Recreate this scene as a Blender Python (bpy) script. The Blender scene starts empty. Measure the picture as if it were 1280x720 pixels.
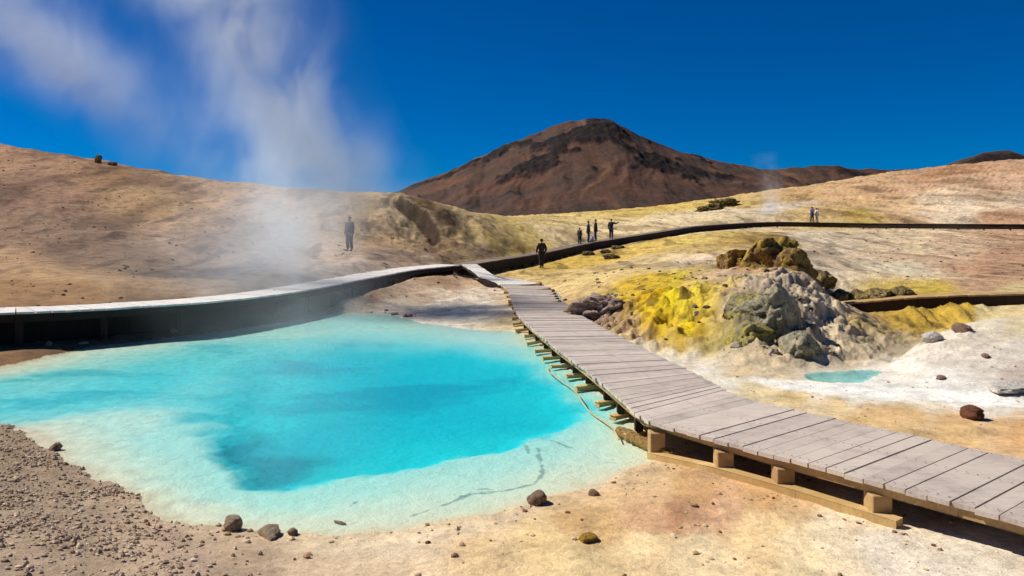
import bpy, bmesh, math, random
import numpy as np
from mathutils import Vector, Matrix
random.seed(7)
rng = np.random.default_rng(11)
R = math.radians
scene = bpy.context.scene
COL = scene.collection

# ------------------------------------------------------------------ plan of the place
F, HX, HY, CZ = 950.0, 640.0, 290.0, 2.85        # survey constants used to read distances off the plan
def at(px, D, z=0.0):
    return ((px - HX) / F * D, D, z)
def ground_at(px, py, z):
    D = F * (CZ - z) / (py - HY)
    return ((px - HX) / F * D, D, z)

# ------------------------------------------------------------------ small tools
def lin(c):
    c = np.asarray(c, dtype=float) / 255.0
    return np.where(c <= 0.04045, c / 12.92, ((c + 0.055) / 1.055) ** 2.4)
def sstep(a, b, x):
    t = np.clip((x - a) / (b - a), 0, 1)
    return t * t * (3 - 2 * t)
def _hash(ix, iy, iz, seed):
    n = (ix.astype(np.uint32) * np.uint32(374761393) + iy.astype(np.uint32) * np.uint32(668265263)
         + iz.astype(np.uint32) * np.uint32(2147483647 - 58) + np.uint32((seed * 974711 + 12345) & 0xffffffff))
    n = (n ^ (n >> np.uint32(13))) * np.uint32(1274126177)
    n = n ^ (n >> np.uint32(16))
    n = n * np.uint32(2246822519)
    return n ^ (n >> np.uint32(15))
def noise2(x, y, seed=0):
    x = np.asarray(x, float); y = np.asarray(y, float)
    x0 = np.floor(x); y0 = np.floor(y)
    fx = x - x0; fy = y - y0
    ix = x0.astype(np.int64); iy = y0.astype(np.int64)
    zz = np.zeros_like(ix)
    u = fx * fx * fx * (fx * (fx * 6 - 15) + 10); v = fy * fy * fy * (fy * (fy * 6 - 15) + 10)
    out = 0
    def g(dx, dy):
        a = _hash(ix + dx, iy + dy, zz, seed).astype(np.float64) * (2 * math.pi / 4294967296.0)
        return np.cos(a) * (fx - dx) + np.sin(a) * (fy - dy)
    n00, n10, n01, n11 = g(0, 0), g(1, 0), g(0, 1), g(1, 1)
    return ((n00 * (1 - u) + n10 * u) * (1 - v) + (n01 * (1 - u) + n11 * u) * v) * 1.5
def fbm(x, y, octv=4, seed=0, lac=2.03, gain=0.5):
    s = 0; a = 1.0; f = 1.0
    for k in range(octv):
        s = s + a * noise2(x * f + 17.3 * k, y * f - 9.1 * k, seed + k)
        a *= gain; f *= lac
    return s
def ridged(x, y, octv=4, seed=0):
    s = 0; a = 1.0; f = 1.0
    for k in range(octv):
        s = s + a * (1 - 2 * np.abs(noise2(x * f, y * f, seed + k)))
        a *= 0.5; f *= 2.1
    return s
def noise3(x, y, z, seed=0):
    x0, y0, z0 = np.floor(x), np.floor(y), np.floor(z)
    fx, fy, fz = x - x0, y - y0, z - z0
    ix, iy, iz = x0.astype(np.int64), y0.astype(np.int64), z0.astype(np.int64)
    u, v, w = [t * t * (3 - 2 * t) for t in (fx, fy, fz)]
    def g(a, b, c):
        return _hash(ix + a, iy + b, iz + c, seed).astype(np.float64) / 2147483648.0 - 1
    c00 = g(0, 0, 0) * (1 - u) + g(1, 0, 0) * u
    c10 = g(0, 1, 0) * (1 - u) + g(1, 1, 0) * u
    c01 = g(0, 0, 1) * (1 - u) + g(1, 0, 1) * u
    c11 = g(0, 1, 1) * (1 - u) + g(1, 1, 1) * u
    return (c00 * (1 - v) + c10 * v) * (1 - w) + (c01 * (1 - v) + c11 * v) * w
def fbm3(p, s, octv=4, seed=0):
    r = 0; a = 1.0
    for k in range(octv):
        r = r + a * noise3(p[:, 0] * s, p[:, 1] * s, p[:, 2] * s, seed + k)
        s *= 2.07; a *= 0.5
    return r
def poly_sdf(x, y, poly):
    """signed distance, negative inside"""
    P = np.asarray(poly, float)
    d = np.full(x.shape, 1e18); s = np.zeros(x.shape, bool)
    for i in range(len(P)):
        a = P[i]; b = P[(i + 1) % len(P)]
        e = b - a
        wx, wy = x - a[0], y - a[1]
        t = np.clip((wx * e[0] + wy * e[1]) / (e @ e + 1e-12), 0, 1)
        d = np.minimum(d, (wx - e[0] * t) ** 2 + (wy - e[1] * t) ** 2)
        c = (a[1] <= y) != (b[1] <= y)
        den = b[1] - a[1]
        if abs(den) > 1e-12:
            s ^= c & (x < a[0] + (y - a[1]) * e[0] / den)
    d = np.sqrt(d)
    return np.where(s, -d, d)
def smooth_closed(pts, n=4):
    P = np.asarray(pts, float); m = len(P); out = []
    for i in range(m):
        p0, p1, p2, p3 = P[i - 1], P[i], P[(i + 1) % m], P[(i + 2) % m]
        for k in range(n):
            t = k / n
            out.append(0.5 * ((2 * p1) + (-p0 + p2) * t + (2 * p0 - 5 * p1 + 4 * p2 - p3) * t * t + (-p0 + 3 * p1 - 3 * p2 + p3) * t ** 3))
    return np.array(out)
def smooth_open(pts, n=6):
    P = np.asarray(pts, float); m = len(P); out = []
    for i in range(m - 1):
        p0 = P[i - 1] if i > 0 else 2 * P[0] - P[1]
        p1, p2 = P[i], P[i + 1]
        p3 = P[i + 2] if i + 2 < m else 2 * P[-1] - P[-2]
        for k in range(n):
            t = k / n
            out.append(0.5 * ((2 * p1) + (-p0 + p2) * t + (2 * p0 - 5 * p1 + 4 * p2 - p3) * t * t + (-p0 + 3 * p1 - 3 * p2 + p3) * t ** 3))
    out.append(P[-1])
    return np.array(out)

# ------------------------------------------------------------------ object tools
def mesh_object(name, V, Fc, mat, parent=None, smooth=True, color=None):
    me = bpy.data.meshes.new(name)
    V = np.asarray(V, np.float32)
    Fc = np.asarray(Fc, np.int32)
    k = Fc.shape[1]
    me.vertices.add(len(V)); me.vertices.foreach_set('co', V.ravel())
    me.loops.add(Fc.size); me.loops.foreach_set('vertex_index', Fc.ravel())
    me.polygons.add(len(Fc)); me.polygons.foreach_set('loop_start', np.arange(0, Fc.size, k, dtype=np.int32))
    me.update(calc_edges=True)
    me.polygons.foreach_set('use_smooth', np.full(len(Fc), smooth))
    if color is not None:
        ca = me.attributes.new('mineral', 'FLOAT_COLOR', 'POINT')
        c4 = np.ones((len(V), 4), np.float32); c4[:, :np.shape(color)[1]] = color
        ca.data.foreach_set('color', c4.ravel())
    me.materials.append(mat)
    o = bpy.data.objects.new(name, me); COL.objects.link(o)
    if parent: o.parent = parent
    return o
def bm_object(name, bm, mat, parent=None, smooth=False):
    bmesh.ops.recalc_face_normals(bm, faces=bm.faces[:])
    me = bpy.data.meshes.new(name); bm.to_mesh(me); bm.free()
    if smooth:
        for p in me.polygons: p.use_smooth = True
    me.materials.append(mat)
    o = bpy.data.objects.new(name, me); COL.objects.link(o)
    if parent: o.parent = parent
    return o
def tag(o, label=None, cat=None, group=None, kind=None):
    if label: o['label'] = label
    if cat: o['category'] = cat
    if group: o['group'] = group
    if kind: o['kind'] = kind
    return o
def empty(name, loc, rz=0.0):
    o = bpy.data.objects.new(name, None); COL.objects.link(o)
    o.location = loc; o.rotation_euler = (0, 0, rz); o.empty_display_size = 0.2
    return o
def bar(bm, a, b, w, h, up=Vector((0, 0, 1)), bev=0.0):
    """rectangular timber from a to b, w across and h high, centred on the line"""
    a = Vector(a); b = Vector(b); d = (b - a)
    L = d.length; d.normalize()
    s = d.cross(up)
    if s.length < 1e-4: s = d.cross(Vector((0, 1, 0)))
    s.normalize(); u = s.cross(d)
    M = Matrix((d, s, u)).transposed().to_4x4(); M.translation = (a + b) / 2
    r = bmesh.ops.create_cube(bm, size=1.0)
    vs = r['verts']
    for v in vs:
        v.co = M @ Vector((v.co.x * L, v.co.y * w, v.co.z * h))
    if bev > 0:
        es = list({e for v in vs for e in v.link_edges})
        bmesh.ops.bevel(bm, geom=es, offset=bev, segments=1, affect='EDGES')
    return vs

# ------------------------------------------------------------------ materials
def new_mat(name):
    m = bpy.data.materials.new(name); m.use_nodes = True
    nt = m.node_tree
    for n in list(nt.nodes): nt.nodes.remove(n)
    out = nt.nodes.new('ShaderNodeOutputMaterial')
    return m, nt, out
def N(nt, typ, **kw):
    n = nt.nodes.new(typ)
    for k, v in kw.items():
        if k == 'inp':
            for a, b in v.items(): n.inputs[a].default_value = b
        else: setattr(n, k, v)
    return n
def math_node(nt, op, a, b=None, clamp=False):
    n = nt.nodes.new('ShaderNodeMath'); n.operation = op; n.use_clamp = clamp
    for i, v in enumerate((a, b)):
        if v is None: continue
        if isinstance(v, (int, float)): n.inputs[i].default_value = v
        else: nt.links.new(v, n.inputs[i])
    return n.outputs[0]
def ramp(nt, fac, stops):
    n = nt.nodes.new('ShaderNodeValToRGB')
    e = n.color_ramp.elements
    while len(e) < len(stops): e.new(0.5)
    for i, (p, c) in enumerate(stops):
        e[i].position = p; e[i].color = (*c[:3], 1) if not isinstance(c, (int, float)) else (c, c, c, 1)
    nt.links.new(fac, n.inputs[0])
    return n.outputs[0]
def mix_col(nt, fac, a, b, mode='MIX', clamp=True):
    n = nt.nodes.new('ShaderNodeMix'); n.data_type = 'RGBA'; n.blend_type = mode; n.clamp_factor = clamp
    for sock, v in ((n.inputs[0], fac), (n.inputs[6], a), (n.inputs[7], b)):
        if isinstance(v, (int, float)): sock.default_value = v
        elif isinstance(v, (tuple, list, np.ndarray)): sock.default_value = (*[float(t) for t in v[:3]], 1)
        else: nt.links.new(v, sock)
    return n.outputs[2]
def noise_tex(nt, vec, scale, detail=6, rough=0.55, dist=0.0):
    n = nt.nodes.new('ShaderNodeTexNoise')
    n.inputs['Scale'].default_value = scale; n.inputs['Detail'].default_value = detail
    n.inputs['Roughness'].default_value = rough; n.inputs['Distortion'].default_value = dist
    if vec is not None: nt.links.new(vec, n.inputs['Vector'])
    return n.outputs['Fac']

def ground_material(name, fine=1.0, far=False):
    m, nt, out = new_mat(name)
    geo = N(nt, 'ShaderNodeNewGeometry'); pos = geo.outputs['Position']
    at_ = N(nt, 'ShaderNodeAttribute', attribute_name='mineral')
    col = at_.outputs['Color']
    s = 0.02 if far else 1.0
    n1 = noise_tex(nt, pos, 2.2 * s, 8, 0.65, 0.3)
    n2 = noise_tex(nt, pos, 14 * s, 6, 0.7)
    n3 = noise_tex(nt, pos, 60 * s, 4, 0.7)
    v1 = ramp(nt, n1, [(0.3, 0.72), (0.5, 1.0), (0.72, 1.22)])
    v2 = ramp(nt, n2, [(0.3, 0.70), (0.5, 1.0), (0.7, 1.18)])
    v3 = ramp(nt, n3, [(0.32, 0.74), (0.5, 1.0), (0.7, 1.15)])
    ga = at_.outputs['Alpha']
    col = mix_col(nt, math_node(nt, 'MULTIPLY', ga, 1.0), col, v1, 'MULTIPLY', False)
    col = mix_col(nt, math_node(nt, 'MULTIPLY', ga, .9), col, v2, 'MULTIPLY', False)
    col = mix_col(nt, math_node(nt, 'MULTIPLY', ga, .75), col, v3, 'MULTIPLY', False)
    b = N(nt, 'ShaderNodeBsdfPrincipled', inp={'Roughness': 0.92})
    b.inputs['Specular IOR Level'].default_value = 0.15
    nt.links.new(col, b.inputs['Base Color'])
    bm1 = N(nt, 'ShaderNodeBump', inp={'Strength': 0.55, 'Distance': 0.05 / s})
    nt.links.new(n2, bm1.inputs['Height'])
    bm2 = N(nt, 'ShaderNodeBump', inp={'Strength': 0.5, 'Distance': 0.015 / s})
    nt.links.new(n3, bm2.inputs['Height']); nt.links.new(bm1.outputs[0], bm2.inputs['Normal'])
    nt.links.new(bm2.outputs[0], b.inputs['Normal'])
    nt.links.new(b.outputs[0], out.inputs['Surface'])
    return m

def rock_material(name, base, crust, crust_amt=0.5, dark=(0.05, 0.04, 0.035), scale=3.0):
    m, nt, out = new_mat(name)
    tc = N(nt, 'ShaderNodeTexCoord'); p = tc.outputs['Object']
    n1 = noise_tex(nt, p, scale, 7, 0.65, 0.6)
    n2 = noise_tex(nt, p, scale * 5, 6, 0.7)
    n3 = noise_tex(nt, p, scale * 1.7, 5, 0.6, 1.0)
    c = mix_col(nt, ramp(nt, n1, [(0.42 - 0.2 * (crust_amt - 0.5), 0.0), (0.58 - 0.2 * (crust_amt - 0.5), 1.0)]), base, crust)
    c = mix_col(nt, ramp(nt, n3, [(0.56, 0.0), (0.68, 0.85)]), c, dark)
    c = mix_col(nt, 1.0, c, ramp(nt, n2, [(0.3, 0.6), (0.5, 1.0), (0.7, 1.25)]), 'MULTIPLY')
    b = N(nt, 'ShaderNodeBsdfPrincipled', inp={'Roughness': 0.9}); b.inputs['Specular IOR Level'].default_value = 0.2
    nt.links.new(c, b.inputs['Base Color'])
    bu = N(nt, 'ShaderNodeBump', inp={'Strength': 0.9, 'Distance': 0.14}); nt.links.new(n2, bu.inputs['Height'])
    nt.links.new(bu.outputs[0], b.inputs['Normal'])
    nt.links.new(b.outputs[0], out.inputs['Surface'])
    return m

def wood_material(name, base, var=0.25, grain_dir=-25, stain=None):
    m, nt, out = new_mat(name)
    geo = N(nt, 'ShaderNodeNewGeometry')
    rnd = geo.outputs['Random Per Island']
    mp = N(nt, 'ShaderNodeMapping'); mp.inputs['Rotation'].default_value = (0, 0, R(grain_dir)); mp.inputs['Scale'].default_value = (2.2, 30.0, 12.0)
    nt.links.new(geo.outputs['Position'], mp.inputs['Vector'])
    n1 = noise_tex(nt, mp.outputs[0], 1.6, 6, 0.7, 0.3)
    n2 = noise_tex(nt, geo.outputs['Position'], 1.3, 6, 0.65)
    n4 = noise_tex(nt, geo.outputs['Position'], 4.0, 6, 0.7)
    c = mix_col(nt, 1.0, base, ramp(nt, rnd, [(0, 1 - var), (0.5, 1.0), (1, 1 + var)]), 'MULTIPLY')
    c = mix_col(nt, 1.0, c, ramp(nt, n1, [(0.3, 0.72), (0.5, 1.0), (0.7, 1.15)]), 'MULTIPLY')
    c = mix_col(nt, 1.0, c, ramp(nt, n4, [(0.32, 0.8), (0.5, 1.0), (0.7, 1.1)]), 'MULTIPLY')
    if stain is not None:
        c = mix_col(nt, ramp(nt, n2, [(0.45, 0.0), (0.65, 0.7)]), c, stain)
    b = N(nt, 'ShaderNodeBsdfPrincipled', inp={'Roughness': 0.82}); b.inputs['Specular IOR Level'].default_value = 0.25
    nt.links.new(c, b.inputs['Base Color'])
    bu = N(nt, 'ShaderNodeBump', inp={'Strength': 0.35, 'Distance': 0.01}); nt.links.new(n1, bu.inputs['Height'])
    nt.links.new(bu.outputs[0], b.inputs['Normal'])
    nt.links.new(b.outputs[0], out.inputs['Surface'])
    return m

def cloth_material(name, c):
    m, nt, out = new_mat(name)
    geo = N(nt, 'ShaderNodeNewGeometry')
    n1 = noise_tex(nt, geo.outputs['Position'], 12, 4, 0.6)
    cc = mix_col(nt, 1.0, c, ramp(nt, n1, [(0.3, 0.8), (0.7, 1.2)]), 'MULTIPLY')
    b = N(nt, 'ShaderNodeBsdfPrincipled', inp={'Roughness': 0.85})
    nt.links.new(cc, b.inputs['Base Color']); nt.links.new(b.outputs[0], out.inputs['Surface'])
    return m

def water_material(name, tint=(0.93, 0.99, 0.99)):
    m, nt, out = new_mat(name)
    geo = N(nt, 'ShaderNodeNewGeometry')
    mp = N(nt, 'ShaderNodeMapping'); mp.inputs['Scale'].default_value = (1.0, 0.75, 1.0)
    nt.links.new(geo.outputs['Position'], mp.inputs['Vector'])
    w1 = noise_tex(nt, mp.outputs[0], 7.0, 4, 0.55, 0.5)
    w2 = noise_tex(nt, mp.outputs[0], 1.2, 3, 0.5, 0.3)
    bu = N(nt, 'ShaderNodeBump', inp={'Strength': 0.4, 'Distance': 0.02}); nt.links.new(w1, bu.inputs['Height'])
    bu2 = N(nt, 'ShaderNodeBump', inp={'Strength': 0.12, 'Distance': 0.1}); nt.links.new(w2, bu2.inputs['Height'])
    nt.links.new(bu.outputs[0], bu2.inputs['Normal'])
    fr = N(nt, 'ShaderNodeFresnel', inp={'IOR': 1.28}); nt.links.new(bu2.outputs[0], fr.inputs['Normal'])
    tr = N(nt, 'ShaderNodeBsdfTransparent'); tr.inputs['Color'].default_value = (*tint, 1)
    gl = N(nt, 'ShaderNodeBsdfGlossy', inp={'Roughness': 0.08}); nt.links.new(bu2.outputs[0], gl.inputs['Normal'])
    mx = N(nt, 'ShaderNodeMixShader')
    nt.links.new(math_node(nt, 'MULTIPLY', fr.outputs[0], 0.7), mx.inputs[0]); nt.links.new(tr.outputs[0], mx.inputs[1]); nt.links.new(gl.outputs[0], mx.inputs[2])
    nt.links.new(mx.outputs[0], out.inputs['Surface'])
    return m

# ------------------------------------------------------------------ height plan
# (column, distance, height) ; a height given as ('y', row) is read off the survey row instead
Y = lambda r: ('y', r)
cols = {
 -900: [(3, .3), (8, .4), (14, .6), (22, 2.6), (45, 12), (80, 24), (160, 20)],
 -450: [(3, .3), (8, .35), (12, .3), (15.5, .2), (19, 1.1), (30, 4.0), (45, Y(200)), (78, Y(90)), (130, Y(130))],
 -200: [(3, .3), (6.3, .32), (9, .28), (15.5, .14), (17.0, .2), (18.6, .9), (20, 1.15), (28, Y(335)), (42, Y(262)), (58, Y(205)), (76, Y(160)), (125, Y(185))],
 0:    [(3, .3), (6.3, .26), (9, .2), (16.6, .14), (17.9, .12), (18.9, .3), (19.4, .85), (20.6, 1.05), (26, Y(346)), (36, Y(292)), (50, Y(235)), (75, Y(181)), (115, Y(203))],
 130:  [(3, .3), (6.3, .2), (18, .12), (18.8, .12), (20, .4), (20.5, .9), (22, 1.1), (28, Y(338)), (40, Y(287)), (55, Y(237)), (72, Y(203)), (110, Y(224))],
 260:  [(6.3, .15), (19.8, .1), (20.8, .15), (22, .8), (24, 1.05), (30, Y(338)), (42, Y(292)), (55, Y(252)), (66, Y(228)), (105, Y(247))],
 400:  [(3, .2), (6.3, .12), (24.3, .1), (25.5, .25), (26.8, .8), (28.5, 1.05), (33, 1.35), (39, 1.75), (48, Y(281)), (60, Y(240)), (100, Y(263))],
 450:  [(28, .25), (30.5, .9), (33, 1.25), (39, 1.78), (50, Y(278)), (59, Y(244)), (95, Y(266))],
 500:  [(30, .25), (33, .45), (35.6, 1.05), (38, 1.2), (44, 1.5), (50, Y(290)), (54.5, Y(260)), (58, Y(249)), (90, Y(270))],
 560:  [(27, .08), (33, .35), (36.5, .65), (38.5, 1.1), (46, 1.5), (52, Y(293)), (58, Y(266)), (62, Y(257)), (72, Y(261)), (90, Y(271)), (150, Y(275))],
 620:  [(24, .08), (30, .22), (38, .6), (42, .7), (44.5, 1.15), (49, 1.5), (53, Y(302)), (58, Y(291)), (66, Y(278)), (74, Y(270)), (85, Y(269.5)), (110, Y(271)), (150, Y(272)), (260, Y(283))],
 670:  [(24, .12), (30, .25), (38, .55), (45, .5), (50, .48), (53, .8), (55, 1.25), (60, 1.6), (66, Y(291)), (80, Y(281)), (100, Y(275)), (120, Y(272.5)), (160, Y(271)), (260, Y(283))],
 700:  [(20, .12), (24, .2), (29, .5), (40, .6), (52, .75), (58, 1.2), (62, 1.6), (72, Y(287)), (120, Y(273)), (155, Y(268)), (260, Y(282))],
 740:  [(18, .12), (21, .2), (24, .55), (30, .85), (40, .95), (60, 1.2), (64, 1.4), (67, 1.85), (74, Y(295)), (90, Y(285)), (120, Y(273)), (152, Y(265)), (260, Y(280))],
 770:  [(12, .05), (18, .15), (20.5, .3), (22.5, .75), (27, 1.05)],
 830:  [(9.5, .06), (14, .08), (18, .2), (19.5, .6), (21.5, 1.0), (25, 1.27), (30, 1.45), (45, 1.7), (60, Y(300)), (75, 2.15), (79, 2.85), (100, Y(275)), (150, Y(259)), (260, Y(276))],
 900:  [(7.5, .08), (10.5, .06), (13, .08), (16.8, .12), (18.2, .55), (19.8, 1.05), (22, 1.25), (27, 1.5), (38, 1.9), (60, Y(291)), (84, 2.85), (88, 3.5), (100, Y(271)), (125, Y(261)), (150, Y(250)), (260, Y(268))],
 950: [(12, .06), (16.0, .12), (17.2, .6), (19, 1.25), (22, 1.5), (25, 1.75), (28, 1.7), (38, 1.95), (60, Y(290)), (88, 3.2), (93, 3.95), (125, Y(256)), (152, Y(241)), (260, Y(262))],
 1000: [(10.5, .06), (12.5, .04), (15.4, .06), (16.4, .22), (18, .7), (20.5, 1.15), (23, 1.6), (25, 1.55), (27, 1.0), (35, 1.4), (50, 1.9), (75, Y(290)), (88, 3.3), (93, 4.0), (125, Y(251)), (152, Y(236)), (260, Y(258))],
 1025: [(15.6, .0), (16.6, .12), (18, .45), (20.5, .9), (22.5, 1.25), (25, .95)],
 1050: [(12.5, .035), (13.8, .03), (14.6, -.06), (15.6, -.02), (17, .1), (18.5, .38), (20.5, .68), (22, .74), (23.5, .45), (24.6, .28), (25.8, .66), (33, 1.15)],
 1078: [(15.6, -.02), (17.0, .12), (18.5, .3), (20.5, .5), (22, .56), (23.6, .25)],
 1100: [(10.5, .06), (12.7, .03), (13.9, .04), (15.4, -.02), (17.2, .04), (19.5, .22), (21.5, .32), (23.2, .2), (24.3, .4), (25.6, .78), (34, Y(340)), (48, Y(318)), (75, Y(292)), (85, 3.1), (90, 3.85), (125, Y(241)), (150, Y(218)), (260, Y(245))],
 1130: [(13.2, .05), (15.0, .10), (16.2, .20), (17.2, -.08), (20.5, -.04), (22.6, .04)],
 1150: [(12.7, .03), (14.0, .10), (15.6, .30), (17.0, .36), (18.2, -.02), (21, -.02), (22.4, .03), (22.95, .40), (23.3, .68), (25.4, .88)],
 1185: [(12.8, .04), (14, .16), (16, .46), (18.0, .58), (19.6, .12), (21.6, .06)],
 1220: [(8, .07), (12.6, .04), (14, .2), (16, .54), (18.4, .72), (20, .3), (21.5, .2), (22.4, .24), (23.1, .72), (25.2, .95), (33, Y(345)), (48, Y(319)), (70, Y(293)), (79, 2.95), (84, 3.75), (120, Y(228)), (146, Y(206)), (260, Y(240))],
 1280: [(3, .2), (6.3, .1), (9, .07), (12.4, .06), (14, .26), (16, .58), (18, .86), (20, .6), (22.4, .58), (23.2, .78), (25, .98), (33, Y(343)), (48, Y(318)), (70, Y(294)), (77, 2.9), (82, 3.7), (115, Y(228)), (140, Y(203)), (260, Y(236))],
 1420: [(10, .1), (12.5, .12), (14, .4), (17.5, 1.0), (20, .8), (25, 1.0), (48, Y(316)), (73, 3.0), (78, 3.8), (138, Y(195)), (260, Y(230))],
 1700: [(3, .2), (8, .15), (14, .3), (24, .95), (48, 2.0), (75, 4.5), (135, 16), (260, 18)],
 2300: [(3, .2), (8, .15), (14, .4), (24, 1.0), (48, 3), (80, 8), (140, 24), (260, 22)],
 640:  [(3, .2), (6.3, .12), (7.2, .08)],
 860:  [(3, .2), (6.3, .12), (8, .1)],
}
cp = []
for px, L in cols.items():
    for D, z in L:
        if isinstance(z, tuple): z = CZ - (z[1] - HY) * D / F
        cp.append((px, D, z))
for px in (-900, -450, -100, 200, 500, 800, 1100, 1500, 2300):
    cp.append((px, 420, 0 if px > 350 else 6)); cp.append((px, 1500, 0)); cp.append((px, 3200, -4))
cp = np.array(cp)
KU, KV = 1 / 130.0, 5.0
A_ = np.stack([cp[:, 0] * KU, np.log(cp[:, 1]) * KV], 1)
T_ = -F * (cp[:, 2] - 0.1) / cp[:, 1]
def phi(r2): return r2 ** 0.62
n = len(cp)
K = phi(((A_[:, None] - A_[None]) ** 2).sum(-1)) + np.eye(n) * -0.004
Pm = np.concatenate([np.ones((n, 1)), A_], 1)
S = np.zeros((n + 3, n + 3)); S[:n, :n] = K; S[:n, n:] = Pm; S[n:, :n] = Pm.T
w_ = np.linalg.solve(S, np.concatenate([T_, np.zeros(3)]))
def T_eval(px, D):
    q = np.stack([px.ravel() * KU, np.log(D.ravel()) * KV], 1)
    out = np.empty(len(q))
    for i in range(0, len(q), 20000):
        qq = q[i:i + 20000]
        r2 = ((qq[:, None] - A_[None]) ** 2).sum(-1)
        out[i:i + 20000] = phi(r2) @ w_[:n] + w_[n] + qq @ w_[n + 1:]
    return out.reshape(px.shape)
# coarse table, smoothed a little, then looked up bilinearly
GX = np.linspace(-1700, 3000, 330); GL = np.linspace(math.log(2.2), math.log(3200), 300)
tab = T_eval(*np.meshgrid(GX, np.exp(GL)))
for _ in range(1):
    tab[1:-1] = (tab[:-2] + 2 * tab[1:-1] + tab[2:]) / 4
    tab[:, 1:-1] = (tab[:, :-2] + 2 * tab[:, 1:-1] + tab[:, 2:]) / 4
def bil(tb, gx, gy, x, y):
    i = np.clip((x - gx[0]) / (gx[1] - gx[0]), 0, len(gx) - 1.001); j = np.clip((y - gy[0]) / (gy[1] - gy[0]), 0, len(gy) - 1.001)
    i0 = i.astype(int); j0 = j.astype(int); u = i - i0; v = j - j0
    return (tb[j0, i0] * (1 - u) + tb[j0, i0 + 1] * u) * (1 - v) + (tb[j0 + 1, i0] * (1 - u) + tb[j0 + 1, i0 + 1] * u) * v

shore_px = [(0, 530), (60, 562), (115, 595), (160, 622), (190, 640), (235, 656), (300, 664), (370, 669), (430, 670), (500, 661), (560, 650), (620, 643), (660, 634),
            (700, 620), (750, 602), (800, 585), (822, 566), (812, 545), (795, 530), (775, 515), (755, 497), (728, 475), (706, 455), (684, 437), (662, 421), (640, 414), (600, 413),
            (560, 408), (520, 402), (490, 394), (440, 392), (400, 396), (350, 404), (300, 411), (240, 419), (180, 427), (120, 434), (60, 445), (0, 459), (-80, 470), (-140, 490), (-90, 515)]
SHORE = smooth_closed([ground_at(a, b, 0)[:2] for a, b in shore_px], 3)
small_px = [(1003, 469), (1012, 475), (1030, 478), (1058, 478.5), (1080, 477), (1092, 471), (1104, 466), (1090, 463), (1070, 463), (1045, 465), (1020, 466)]
SMALL = smooth_closed([ground_at(a, b, 0)[:2] for a, b in small_px], 3)
deep_px = [(252, 560), (284, 596), (340, 607), (420, 599), (480, 586), (540, 573), (620, 561), (680, 545), (735, 520), (742, 500), (705, 470), (662, 440),
           (600, 430), (520, 420), (460, 415), (400, 420), (340, 434), (292, 452), (262, 492), (270, 520), (240, 540)]
DEEP = smooth_closed([ground_at(a, b, 0)[:2] for a, b in deep_px], 3)
mid_px = [(-160, 500), (-60, 535), (20, 527), (110, 512), (200, 512), (270, 524), (400, 500), (420, 430), (300, 420), (180, 440), (60, 462), (-60, 478)]
MID = smooth_closed([ground_at(a, b, 0)[:2] for a, b in mid_px], 3)
patch_px = [(258, 545), (285, 528), (330, 528), (360, 548), (420, 556), (395, 590), (340, 605), (290, 595), (262, 575)]
PATCH = smooth_closed([ground_at(a, b, 0)[:2] for a, b in patch_px], 3)
SCARP = [at(a, d)[:2] for a, d in ((496, 58.5), (512, 57), (530, 55), (544, 53), (550, 50.5), (548, 48))]

def scarp_term(x, y):
    """step along the eroded edge of the middle mound"""
    P = np.array(SCARP); best = np.full(x.shape, 1e9); side = np.zeros(x.shape); tt = np.zeros(x.shape)
    for i in range(len(P) - 1):
        a, b = P[i], P[i + 1]; e = b - a
        t0 = ((x - a[0]) * e[0] + (y - a[1]) * e[1]) / (e @ e); t = np.clip(t0, 0, 1)
        dx, dy = x - a[0] - e[0] * t, y - a[1] - e[1] * t
        d = np.hypot(dx, dy)
        c = (e[0] * dy - e[1] * dx)
        up = d < best
        best = np.where(up, d, best); side = np.where(up, np.sign(c), side); tt = np.where(up, (i + t) / (len(P) - 1), tt)
    sd = best * side        # positive on the right-hand (outer) side
    amp = np.sin(np.clip(tt, 0, 1) * math.pi) ** 0.5
    return sd, amp

# ------------------------------------------------------------------ lines of the raised walkways (front edges, read off the plan)
def fr(px, py, z=None, D=None):
    if D is None: return ground_at(px, py, z)
    return at(px, D, CZ - (py - HY) * D / F)
FRONT_LEFT = [at(-420, 16.2, .95), at(-200, 16.9, .95), fr(0, 391, D=17.9), fr(100, 387, D=19.0), fr(180, 382.5, D=20.1), fr(250, 378, D=21.1), fr(330, 370, D=23.4), fr(400, 359.5, D=26.6), fr(440, 351.5, D=29.3), fr(480, 344, D=32), fr(515, 337.5, D=35), fr(550, 333.5, D=37), fr(578, 331, D=38.3)]
FRONT_FAR = [fr(585, 331, D=38.6), fr(620, 325.5, D=43), fr(677, 316.5, D=53), fr(720, 307.5, D=60), fr(745, 302.5, D=65), fr(770, 298.5, D=69), fr(840, 287.5, D=78), fr(880, 282, D=85), fr(960, 277.5, D=92), fr(1030, 278, D=91), fr(1100, 279, D=88), fr(1280, 280, D=80), fr(1420, 280, D=76), fr(1600, 280, D=72)]
FRONT_RIGHT = [fr(1042, 381, D=25.0), fr(1080, 377, D=24.7), fr(1130, 372.5, D=24.3), fr(1200, 369, D=23.9), fr(1280, 367, D=23.6), fr(1420, 363, D=23.2), fr(1600, 359, D=22.6)]
def bed_levels(front, front_gap, back_gap, width, reach_f, reach_b, ends):
    Q = smooth_open(np.array(front), 6); q = HX + F * Q[:, 0] / Q[:, 1]; o = np.argsort(q)
    return dict(px=q[o], D=Q[o, 1], z=Q[o, 2], fg=front_gap, bg=back_gap, w=width, rf=reach_f, rb=reach_b, ends=ends)
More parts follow.
